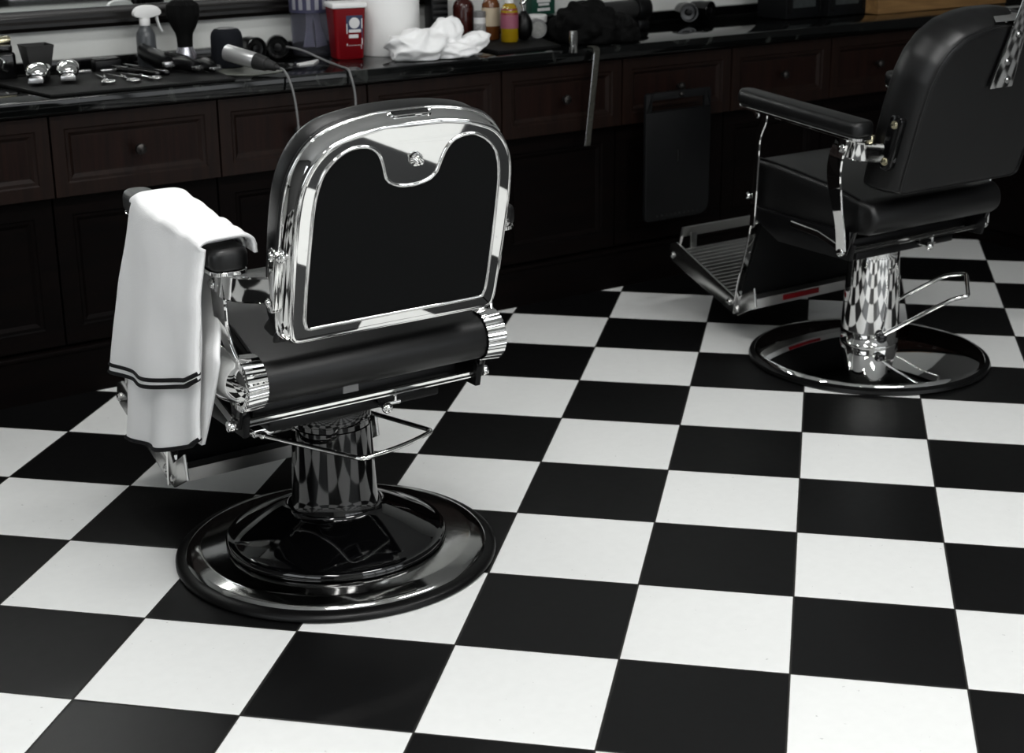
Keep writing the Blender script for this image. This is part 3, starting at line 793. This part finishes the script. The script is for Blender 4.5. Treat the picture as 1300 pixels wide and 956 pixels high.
# black trimmers
def trimmer(loc, rz, L, w, h, label, up=0):
    t = thing('trimmer', label, 'trimmer', loc, rz, 'black trimmers on the right of the tool mat')
    b = BM(); pth = [V(0, -L/2, h*.45), V(0, -L*.35, h*.5), V(0, 0, h*.62), V(0, L*.35, h*.52+up*.5), V(0, L/2, h*.45+up)]
    sm = smoothpath(pth, 5); sweep(b, sm, [(a*w/h, c) for a, c in circ(h*.5, 16)], wdir=(1, 0, 0), scale=[.62+.38*math.sin(math.pi*min(1, .1+.85*k/20)) for k in range(21)])
    link('body', b, BLACKP, t, 60)
    b = BM(); box(b, (-w*.42, -L/2-.014, h*.25), (w*.42, -L/2+.004, h*.55), .002)
    for k in range(8): box(b, (-w*.4+k*w*.11, -L/2-.020, h*.3), (-w*.35+k*w*.11, -L/2-.012, h*.42))
    link('blade', b, STEEL, t, 30)
    b = BM(); box(b, (-.004, -.01, h*.98), (.004, .012, h*1.12), .002); link('switch', b, GREYM, t)
trimmer((.285, 1.60, TM), R(8), .15, .045, .055, 'large black trimmer standing highest, beside the razors', .03)
trimmer((.330, 1.50, TM), R(22), .11, .040, .040, 'black trimmer lying in front of the neck brush')
trimmer((.350, 1.625, TM), R(30), .12, .036, .038, 'black trimmer lying between the spray bottle and neck brush')
trimmer((.378, 1.46, TM), R(15), .09, .034, .034, 'short black trimmer near the right corner of the mat')
trimmer((.412, 1.53, TM), R(15), .08, .026, .028, 'smallest black trimmer at the right end of the mat')
# spray bottle
t = thing('spray_bottle', 'smoke-grey spray bottle with white trigger head', 'spray bottle', (.300, 1.70, T))
b = BM(); lathe(b, [(0, 0), (.027, 0), (.029, .004), (.029, .095), (.026, .108), (.020, .118), (.014, .126), (.014, .13), (0, .13)], 32); link('bottle', b, SMOKE, t)
b = BM(); cyl(b, (0, 0, .128), (0, 0, .150), .016, 20, bev=.002)
prism(b, [(p.x, p.y) for p in smoothpath([V(-.034, .158, 0), V(-.030, .175, 0), V(-.010, .186, 0), V(.03, .185, 0), V(.048, .172, 0), V(.046, .158, 0), V(.012, .150, 0), V(-.01, .150, 0)], 5, True)], XZ, -.012, .012, .003)
head = link('trigger_head', b, WHITEP, t)
b = BM(); sweep(b, smoothpath([V(.038, 0, .160), V(.040, 0, .140), V(.046, 0, .120), V(.052, 0, .108)], 4), rrect(.014, .006, .002), wdir=(0, 1, 0)); link('trigger', b, WHITEP, head)
# neck brush
t = thing('neck_brush', 'black neck duster brush with a patterned silver handle', 'brush', (.410, 1.67, T))
b = BM(); lathe(b, [(0, 0), (.020, 0), (.030, .010), (.034, .022), (.032, .036), (.026, .052), (.024, .060), (0, .060)], 24)
hm = mat('patterned_silver', (.5, .5, .55), .25, .8, var=.8, vscale=70); link('handle', b, hm, t)
b = BM(); tt = BM(); n = 40
prof = [(.023, .058), (.024, .085), (.026, .10), (.036, .120), (.046, .145), (.050, .165), (.046, .185), (.030, .198), (0, .202)]
lathe(b, prof, 40)
for v in b.verts:
    a = math.atan2(v.co.y, v.co.x); r = math.hypot(v.co.x, v.co.y)
    if r > .01: k = 1+.05*math.sin(a*17+v.co.z*30)*(v.co.z-.058)/.1+.04*noise.noise(v.co*60); v.co.x *= k; v.co.y *= k
link('bristles', b, BRISTLE, t, 30)
# speaker
t = thing('portable_speaker', 'dark blue-grey rounded cylindrical speaker on a grey pad', 'speaker', (.497, 1.56, T+.004))
b = BM(); lathe(b, [(0, 0), (.044, 0), (.048, .004), (.0485, .03), (.047, .09), (.044, .102), (.036, .112), (.028, .114)], 40, cap=False); link('body', b, mat('speaker_fabric', (.006, .007, .010), .8, spec=.15, bump=.4, bscale=400), t)
b = BM(); lathe(b, [(.028, .114), (.025, .116), (.022, .108), (.0, .104)], 32, cap=False); link('top_ring', b, GREYM, t)
# pad disc
b = BM(); lathe(b, [(0, 0), (.098, 0), (.100, .0015), (.098, .0035), (0, .0035)], 48)
simple('round_pad', b, mat('grey_pad', (.11, .115, .10), .5), 'flat grey round pad under the silver handset', 'pad', (.520, 1.455, T))
# silver handset with cord
t = thing('cordless_clipper', 'silver and grey cylindrical clipper handset with cord hanging off the worktop', 'clipper', (.497, 1.34, T))
b = BM(); A = V(-.045, .125, .060); B = V(.045, -.025, .024); d = B-A
def P(k): return tuple(A+d*k)
cyl(b, P(0), P(.58), .024, 28, bev=.003); link('silver_barrel', b, SILVER, t)
b = BM(); cyl(b, P(.58), P(.80), .0245, 28, .020, bev=.001); cyl(b, P(.80), P(.97), .017, 24, .012); cyl(b, P(.97), P(1.06), .008, 16, .005); link('grey_grip', b, GREY, t)
b = BM(); tube(b, smoothpath([A+d*1.05, V(.054, -.050, .018), V(.060, -.070, -.010), V(.066, -.085, -.06), V(.072, -.088, -.14), V(.074, -.085, -.25), V(.070, -.08, -.34), V(.085, -.075, -.42)], 8), .0032, 8); link('cord', b, GREYM, t)
# black dryers lying
def nozzle(loc, rz, label, cord=None):
    t = thing('hair_dryer', label, 'hair dryer', loc, rz, 'black round-nosed dryers on the worktop')
    b = BM(); M = TR((0, 0, .036), (R(90), 0, 0))
    lathe(b, [(.020, -.055), (.031, -.045), (.035, -.01), (.034, .02), (.036, .03), (.034, .036), (.028, .036), (.026, .026), (0, .024)], 32, M); link('barrel', b, BLACKG, t)
    b = BM(); lathe(b, [(.0, .0255), (.010, .0265), (.012, .033), (.004, .035), (0, .035)], 20, M); link('nozzle', b, BLACKP, t)
    if cord: 
        b = BM(); tube(b, smoothpath([Vector(p) for p in cord], 8), .0035, 8); link('cord', b, GREYM, t)
    return t
nozzle((.640, 1.70, T), .1, 'black dryer nose just right of the speaker')
nozzle((.724, 1.69, T), -.4, 'black dryer with a grey cord running over the worktop edge',
       [Matrix.Rotation(.4, 3, 'Z') @ (V(*p)-V(.724, 1.69, T)) for p in ((.735, 1.645, .888), (.755, 1.58, .882), (.775, 1.48, .862), (.770, 1.36, .854), (.758, 1.29, .854), (.760, 1.273, .83), (.767, 1.268, .78), (.767, 1.268, .70), (.76, 1.27, .60))])
# card / brush
b = BM(); prism(b, [(-.055, -.012), (.0, -.022), (.055, .006), (.062, .020), (.02, .012), (-.05, .004)], XY, 0, .006, .001)
simple('cleaning_brush', b, [WHITEP], 'small white strip lying on the worktop before the clear tub', 'brush', (.735, 1.50, T), R(22), smooth=20)
# clear tub with combs
t = thing('comb_tub', 'clear plastic tub of pale combs with a blue printed band', 'tub', (.850, 1.70, T))
b = BM(); lathe(b, [(0, .0), (.058, 0), (.062, .006), (.066, .22), (.063, .22), (.059, .008), (0, .006)], 32, cap=False); link('tub', b, CLEAR, t)
b = BM(); lathe(b, [(.0635, .135), (.0665, .135), (.068, .21), (.065, .21)], 32, cap=False); link('blue_band', b, BLUE, t)
b = BM()
for k in range(7):
    a = R(-165+k*22); q = V(.0675*math.cos(a), .0675*math.sin(a), .165); 
    box(b, (-.006, -.001, -.02), (.006, .001, .02), 0, M=Matrix.Translation(q) @ Matrix.Rotation(a+R(90), 4, 'Z'))
link('band_print', b, mat('band_print_grey', (.25, .25, .28), .5), t, 0)
for x, tl in ((-.025, .05), (.022, -.18)):
    b = BM(); prism(b, [(-.020, .008), (.020, .008), (.010, .07), (.012, .14), (-.012, .14), (-.009, .07)], XZ, -.003, .003, .001)
    o = link('comb', b, LILAC, t, 20); o.location = (x, -.03, .02); o.rotation_euler = (0, tl, 0)
# red container
t = thing('wipes_container', 'square red plastic container with white lid and navy label', 'container', (.893, 1.545, T), R(-12))
b = BM(); tt = BM(); rings = []
for (w, z) in ((.040, 0), (.044, .004), (.052, .150), (.053, .156)):
    o_ = fillet([V(-w, -w*.9, z), V(w, -w*.9, z), V(w, w*.9, z), V(-w, w*.9, z)], .012, 4, True); rings.append([tt.verts.new(p) for p in o_])
n = len(rings[0])
for a, c in zip(rings, rings[1:]):
    for k in range(n): tt.faces.new((a[k], a[(k+1) % n], c[(k+1) % n], c[k]))
tt.faces.new(rings[0][::-1]); tt.faces.new(rings[-1]); absorb(b, tt); link('body', b, RED, t, 40)
b = BM(); box(b, (-.056, -.050, .157), (.056, .050, .174), .005); link('lid', b, WHITEP, t)
# label follows sloping front
def LF(u, v, d): return V(u, -.0366-v*.068-d, v)
b = BM(); prism(b, [(-.012, .030), (.040, .030), (.040, .135), (-.012, .135)], LF, 0, .0012); lab = link('label', b, NAVY, t, 0); lab['label'] = 'navy label with pale print'
b = BM()
prism(b, [(a*1.0, c) for a, c in arc2((.014, .112), .017, 0, 340, 14)], LF, .0013, .0020)
for z0, z1, x0_, x1_ in ((.083, .092, -.004, .034), (.066, .077, -.004, .026), (.032, .044, -.006, .036)): prism(b, [(x0_, z0), (x1_, z0), (x1_, z1), (x0_, z1)], LF, .0013, .0020)
for z0, z1, x in ((.08, .11, -.0115), (.03, .05, -.0115), (.095, .125, .0365), (.045, .065, .0365)): prism(b, [(x, z0), (x+.003, z0), (x+.003, z1), (x, z1)], LF, .0013, .0020)
link('label_print', b, LAB, lab, 0)
# paper roll
t = thing('paper_towel_roll', 'tall white paper towel roll standing on the worktop', 'paper roll', (1.062, 1.575, T))
b = BM(); lathe(b, [(.018, 0), (.096, 0), (.099, .004), (.099, .246), (.096, .25), (.018, .25)], 64, cap=False); link('roll', b, PAPER, t)
b = BM(); lathe(b, [(.016, .001), (.018, .001), (.018, .249), (.016, .249)], 24, cap=False); link('core', b, CREAM, t)
# crumpled towel
b = BM(); tt = BM(); bmesh.ops.create_icosphere(tt, subdivisions=5, radius=1)
def crum(tt, c, s, seed, rot=0):
    for v in tt.verts:
        p = v.co.copy(); n1 = 1-abs(noise.noise(p*1.5+V(seed, 0, 0)))*1.6; n2 = noise.noise(p*2.9+V(0, seed, 0)); n3 = abs(noise.noise(p*5+V(seed, seed, 0)))
        r = .72+.38*n1+.05*n2-.015*n3
        q = V(p.x*s[0]*r, p.y*s[1]*r, p.z*s[2]*r)
        ca, sa = math.cos(rot), math.sin(rot)
        q = V(q.x*ca-q.z*sa, q.y, q.x*sa+q.z*ca)
        v.co = q+Vector(c); v.co.z = max(v.co.z, .001+.002*noise.noise(v.co*50))
crum(tt, (-.055, .0, .040), (.105, .085, .055), 3.1, .05); absorb(b, tt)
tt = BM(); bmesh.ops.create_icosphere(tt, subdivisions=5, radius=1); crum(tt, (.045, .015, .066), (.070, .05, .050), 8.4, .7); absorb(b, tt)
tt = BM(); bmesh.ops.create_icosphere(tt, subdivisions=5, radius=1); crum(tt, (.135, -.01, .040), (.062, .042, .032), 5.7, .35); absorb(b, tt)
tt = BM(); bmesh.ops.create_icosphere(tt, subdivisions=5, radius=1); crum(tt, (.06, -.03, .022), (.085, .055, .026), 6.6, 0); absorb(b, tt)
rem = None
o = simple('face_towel', b, TOWEL, 'crumpled white towel lying in front of the paper roll', 'towel', (1.105, 1.375, T), R(-4), smooth=0)
m_ = o.modifiers.new('remesh', 'REMESH'); m_.mode = 'VOXEL'; m_.voxel_size = .0035; m_.use_smooth_shade = True
m_ = o.modifiers.new('smooth', 'SMOOTH'); m_.iterations = 12
# bottle tray
t = thing('bottle_tray', 'low black tray holding the bottles right of the crumpled towel', 'tray', (1.50, 1.52, T))
b = BM(); prism(b, [(-.19, -.20), (.065, -.185), (.125, .02), (.18, .15), (-.14, .24)], XY, 0, .012, .003); link('base', b, MATRUB, t)
TT = T+.0125
def bottle(name, loc, prof, m, label, cat, parts, seg=28, group='bottles on the black tray'):
    t = thing(name, label, cat, loc, 0, group)
    b = BM(); lathe(b, prof, seg); link('body', b, m, t)
    for nm, pr, mm in parts:
        b = BM(); lathe(b, pr, seg, cap=False); link(nm, b, mm, t)
    return t
# dark comb case behind
t = thing('dark_box', 'tall dark ribbed box behind the bottles', 'box', (1.340, 1.74, T))
b = BM(); box(b, (-.032, -.025, 0), (.032, .025, .20), .003); link('body', b, BLACKP, t)
b = BM()
for k in range(9): box(b, (-.028, -.0275, .02+k*.019), (.028, -.0250, .030+k*.019), .001)
link('ribs', b, GREY, t, 30)
bottle('bottle', (1.410, 1.68, TT-.0), [(0, 0), (.034, 0), (.036, .004), (.036, .105), (.030, .120), (.016, .132), (0, .132)], BROWNG, 'brown-red bottle behind the small white tube', 'bottle', [('cap', [(.017, .13), (.019, .131), (.019, .155), (0, .156)], BLACKP)])
bottle('bottle', (1.423, 1.60, TT), [(0, 0), (.018, 0), (.020, .004), (.020, .086), (.016, .092), (0, .093)], LAB, 'small pale tube with dark print between the brown and cream bottles', 'bottle', [('cap', [(.0205, .075), (.0208, .075), (.0208, .095), (0, .096)], GREYM), ('print', [(.0203, .02), (.0206, .02), (.0206, .055), (.0203, .055)], mat('tube_print', (.3, .3, .3), .5, var=.9, vscale=160))])
bottle('bottle', (1.468, 1.60, TT), [(0, 0), (.028, 0), (.030, .004), (.030, .115), (.022, .130), (.014, .14), (0, .14)], mat('rusty_liquid', (.12, .04, .01), .2), 'cream-labelled bottle with orange shoulder beside the pale tube', 'bottle', [('label_band', [(.0302, .045), (.0310, .045), (.0310, .105), (.0302, .105)], CREAM), ('cap', [(.015, .138), (.016, .138), (.016, .16), (0, .161)], ORANGE)])
bottle('bottle', (1.475, 1.50, TT), [(0, 0), (.026, 0), (.029, .004), (.029, .10), (.022, .118), (.013, .126), (0, .127)], AMBER, 'yellow liquid bottle with a pink label and maroon cap, frontmost on tray', 'bottle', [('label_band', [(.0292, .045), (.0300, .045), (.0300, .088), (.0292, .088)], PINK), ('neck_band', [(.0292, .089), (.030, .089), (.027, .108), (.026, .108)], MAROON), ('cap', [(.012, .125), (.015, .126), (.015, .15), (0, .151)], WHITEP)])
# bulb atomiser
t = thing('atomizer_bulb', 'black rubber squeeze bulb leaning beside the yellow bottle', 'atomizer', (1.532, 1.50, TT))
b = BM(); lathe(b, [(0, 0), (.014, .003), (.026, .018), (.031, .040), (.028, .064), (.018, .084), (.009, .096), (0, .10)], 28); link('bulb', b, RUBBER, t)
b = BM(); cyl(b, (0, 0, .095), (-.008, 0, .135), .006, 12); cyl(b, (-.008, 0, .118), (.004, 0, .128), .009, 12); link('nozzle', b, CHROME, t)
# white jar and grey disc
t = thing('jar', 'small white jar with white lid behind the grey round tin', 'jar', (1.655, 1.60, TT))
b = BM(); lathe(b, [(0, 0), (.025, 0), (.028, .004), (.028, .048), (0, .05)], 28); link('body', b, mat('jar_body', (.5, .5, .52), .4, var=.5, vscale=60), t)
b = BM(); lathe(b, [(.033, .045), (.034, .047), (.034, .066), (.031, .069), (0, .069)], 28); link('lid', b, WHITEP, t)
t = thing('round_tin', 'grey round tin standing on its edge in front of the white jar', 'tin', (1.592, 1.51, TT))
b = BM(); lathe(b, [(0, -.010), (.031, -.010), (.033, -.008), (.033, .008), (.030, .011), (.026, .010), (0, .010)], 36, TR((0, 0, .0335), (R(90), 0, R(-15)))); link('body', b, GREYM, t)
b = BM(); lathe(b, [(0, .0105), (.024, .0105), (.024, .0118), (.012, .0125), (0, .0125)], 36, TR((0, 0, .0335), (R(90), 0, R(-15)))); link('face', b, mat('tin_face', (.22, .22, .21), .5, var=.5, vscale=90), t)
# green box on black box
t = thing('product_box', 'black box lying flat behind the tin, under the green box', 'box', (1.735, 1.66, T))
b = BM(); box(b, (-.075, -.04, 0), (.075, .06, .062), .003); link('body', b, BLACKP, t); b = BM(); box(b, (-.077, -.042, .0625), (.077, .062, .072), .002); link('lid', b, BLACKG, t)
t = thing('product_carton', 'dark green carton with pale print standing behind the jar', 'carton', (1.725, 1.68, T+.073))
b = BM(); box(b, (-.048, -.02, 0), (.048, .02, .16), .002); link('body', b, GREEN, t)
b = BM()
for z0, z1, w_ in ((.012, .022, .026), (.030, .038, .022), (.041, .052, .028)): box(b, (-w_, -.0215, z0), (w_, -.0203, z1))
link('print', b, LAB, t, 0)
# cape bundle with dryer
b = BM(); tt = BM(); bmesh.ops.create_icosphere(tt, subdivisions=5, radius=1)
def crum2(tt, c, s, seed, zmin):
    for v in tt.verts:
        p = v.co.copy(); r = .86+.34*abs(noise.noise(p*1.6+V(seed, 0, 0)))-.12*abs(noise.noise(p*3.2+V(0, seed, 0)))
        v.co = V(p.x*s[0]*r, p.y*s[1]*r, p.z*s[2]*r)+Vector(c)
        v.co.z = max(v.co.z, zmin)
crum2(tt, (-.080, .02, .050), (.120, .13, .092), 1.7, .001); absorb(b, tt)
tt = BM(); bmesh.ops.create_icosphere(tt, subdivisions=5, radius=1); crum2(tt, (.020, -.01, .030), (.075, .11, .070), 4.4, .001); absorb(b, tt)
tt = BM(); bmesh.ops.create_icosphere(tt, subdivisions=4, radius=1); crum2(tt, (.04, .08, .045), (.08, .10, .060), 9.4, .001); absorb(b, tt)
tt = BM(); grid(tt, 14, 20, lambda u, v: V(-.12+.15*u+.010*math.sin(v*6)-.02*v*(u-.5), -.133-.006*math.sin(u*14)-.004, .050-.078*v+.008*math.sin(u*8))); absorb(b, tt)
tt = BM(); grid(tt, 14, 14, lambda u, v: V(-.12+.15*u, -.133+.09*v, .050+.012*v+.006*math.sin(u*9))); absorb(b, tt)
bmesh.ops.solidify(b, geom=[f for f in b.faces if all(len(e.link_faces) < 3 for e in f.edges) and any(e.is_boundary for e in f.edges)][:0], thickness=.005)
o = simple('barber_cape', b, mat('black_cape_cloth', (.003, .003, .003), .8, spec=.1, bump=.4, bscale=80), 'bundled black cape heaped at the worktop edge', 'cape', (1.812, 1.405, T), 0, smooth=0)
m_ = o.modifiers.new('remesh', 'REMESH'); m_.mode = 'VOXEL'; m_.voxel_size = .004; m_.use_smooth_shade = True
m_ = o.modifiers.new('smooth', 'SMOOTH'); m_.iterations = 5
t = thing('hand_dryer', 'grey-bodied black hair dryer resting behind the heaped cape', 'hair dryer', (2.05, 1.62, T))
b = BM(); cyl(b, (-.13, -.02, .075), (.035, .0, .072), .030, 28, .034, bev=.004); link('barrel', b, GREY, t)
b = BM(); cyl(b, (.034, .0, .072), (.095, .006, .070), .042, 32, .044, bev=.006); cyl(b, (.094, .006, .070), (.098, .0065, .070), .030, 24); link('motor_cap', b, BLACKP, t)
b = BM(); cyl(b, (.02, -.005, .05), (.0, -.04, .008), .016, 16, .014, bev=.002); box(b, (.04, -.03, 0), (.09, .03, .035), .006); link('handle', b, BLACKP, t)
# chrome hinge piece hanging
b = BM(); box(b, (-.012, -.004, -.012), (.012, .010, .058), .002)
for z in (.008, .048): bolt(b, (-.006, -.004, z), (0, -1, 0), .004, .003)
CAPE = bpy.data.objects['barber_cape']; link('steel_clip', b, CHROME_S, CAPE, 40, (-.250, -.146, .004))
# hanging metal strap
t = thing('metal_strap', 'narrow speckled metal strap hanging over the drawer front below the cape', 'strap', (1.645, 1.266, .535))
b = BM(); sweep(b, [V(-.022, 0, 0), V(-.004, .0, .15), V(.014, 0, .295), V(.015, .002, .312), V(.016, .012, .3178), V(.017, .04, .3178)], rrect(.024, .003, .001), wdir=(1, 0, 0))
link('strip', b, mat('speckled_strip', (.07, .07, .06), .4, .5, var=.95, vscale=90), t)
b = BM(); sweep(b, [V(-.033, -.002, 0), V(-.015, -.002, .15), V(.003, -.002, .30)], rrect(.004, .004, .001), wdir=(1, 0, 0)); link('edge', b, STEEL, t)
# two round things further right
nozzle((2.40, 1.70, T), -.35, 'left of two black dryer noses lying right of the cape')
nozzle((2.49, 1.71, T), .3, 'right of two black dryer noses lying right of the cape')
# black boxes
def bbox(loc, w, d, h, label, seed):
    t = thing('equipment_box', label, 'box', loc, 0, 'black boxes at the right of the worktop')
    b = BM(); box(b, (-w/2, -d/2, 0), (w/2, d/2, h), .004); link('body', b, BLACKM, t)
    b = BM(); box(b, (-w*.32, -d/2-.002, h*.25), (w*.28, -d/2-.0002, h*.85)); link('label', b, mat('box_label', (.03, .035, .035), .4, var=.9, vscale=60), t, 0)
    b = BM(); box(b, (-w*.46, -d/2-.003, h*.12), (-w*.36, -d/2, h*.9)); link('rib', b, BLACKG, t, 0)
    b = BM(); box(b, (w*.38, -d/2-.003, h*.12), (w*.42, -d/2, h*.9)); link('rib', b, BLACKG, t, 0)
bbox((2.83, 1.60, T), .19, .16, .16, 'black box with a faint grey label, left of its twin', 1)
bbox((3.03, 1.57, T), .20, .15, .17, 'black box with a faint grey label touching the wooden box', 2)
# wooden box
t = thing('wooden_box', 'long light wooden box with dark lettering at the right end of the worktop', 'wooden box', (3.50, 1.52, T))
b = BM()
for k, (z0, z1) in enumerate(((0, .052), (.054, .11))): box(b, (-.37, -.09, z0), (.37, .09, z1), .002)
link('boards', b, OAK, t, 20)
b = BM(); x = -.10
for k, w_ in enumerate((.020, .012, .020, .018, .020, .018, .020)):
    box(b, (x, -.0915, .066), (x+.005, -.0905, .094)); box(b, (x+w_-.006, -.0915, .066), (x+w_-.001, -.0905, .094))
    if k % 2: box(b, (x, -.0915, .089), (x+w_-.001, -.0905, .094))
    else: box(b, (x, -.0915, .078), (x+w_-.001, -.0905, .083))
    x += w_+.008
link('lettering', b, LABD, t, 0)
# hanging black board with slot
t = thing('hanging_board', 'flat black board with a handle slot and scalloped lower edge, hanging before the drawers', 'board', (1.99, 1.25, .245))
b = BM()
out = fillet([V(-.137, 0, 0), V(.13, 0, 0), V(.15, .03, 0), V(.146, .44, 0), V(-.140, .44, 0)], [.02, .03, .05, .02, .02], 4, True)
tt = BM()
# plate made of frame around the slot: four boxes + faces
def plate(b, x0, x1, z0, z1): box(b, (x0, -.008, z0), (x1, .008, z1), .003)
prism(b, [(p.x, p.y) for p in fillet([V(-.137, 0, 0), V(.147, 0, 0), V(.146, .378, 0), V(-.140, .378, 0)], [.02, .05, .001, .001], 5, True)], XZ, -.008, .008, .003)
prism(b, [(p.x, p.y) for p in fillet([V(-.140, .375, 0), V(-.112, .375, 0), V(-.112, .44, 0), V(-.140, .44, 0)], [.001, .001, .001, .02], 4, True)], XZ, -.008, .008, .003)
prism(b, [(p.x, p.y) for p in fillet([V(.118, .375, 0), V(.146, .375, 0), V(.146, .44, 0), V(.118, .44, 0)], [.001, .001, .02, .001], 4, True)], XZ, -.008, .008, .003)
prism(b, [(-.115, .414), (.121, .414), (.121, .44), (-.115, .44)], XZ, -.008, .008, .003)
link('board', b, mat('board_plastic', (.0040, .0044, .0050), .5, spec=.3), t, 30)
b = BM()
for k in range(10): cyl(b, (-.085+k*.020, -.010, .016), (-.085+k*.020, -.007, .016), .0035, 10)
link('scalloped_edge', b, GREY, t)
b = BM(); prism(b, [(-.004, .20), (.003, .195), (.004, .23), (.0, .245), (-.005, .235)], XZ, -.0095, -.0078); link('centre_mark', b, BLACKG, t, 20)
b = BM(); cyl(b, (.01, -.006, .428), (.01, .055, .428), .005, 12); sphere(b, (.01, -.010, .428), .008); link('hook_screw', b, KNOBM, t)

# ------------------------------------------------------------------ world, camera
W = bpy.data.worlds.new('World'); S.world = W; W.use_nodes = True
W.node_tree.nodes['Background'].inputs['Color'].default_value = (.93, .97, 1, 1)
W.node_tree.nodes['Background'].inputs['Strength'].default_value = 2.0

cam = bpy.data.cameras.new('Camera'); co = bpy.data.objects.new('Camera', cam); COL.objects.link(co)
r = V(0.82939172, -0.55858224, -0.00975943); u = V(0.17598239, 0.24464191, 0.95350959); f = V(0.53022596, 0.79255045, -0.30120462)
M = Matrix(((r.x, u.x, -f.x, -1.4229494), (r.y, u.y, -f.y, -2.82779055), (r.z, u.z, -f.z, 1.46925536), (0, 0, 0, 1)))
co.matrix_world = M
cam.sensor_width = 36; cam.sensor_fit = 'HORIZONTAL'; cam.lens = 1978.31737/1300*36
cam.shift_y = -44.5/1300
cam.clip_start = .05; cam.clip_end = 50
cam.dof.use_dof = True; cam.dof.focus_distance = 3.15; cam.dof.aperture_fstop = 6.3
S.camera = co
S.view_settings.view_transform = 'Standard'; S.view_settings.look = 'None'; S.view_settings.gamma = 1; S.view_settings.exposure = 0
S.view_settings.use_curve_mapping = False
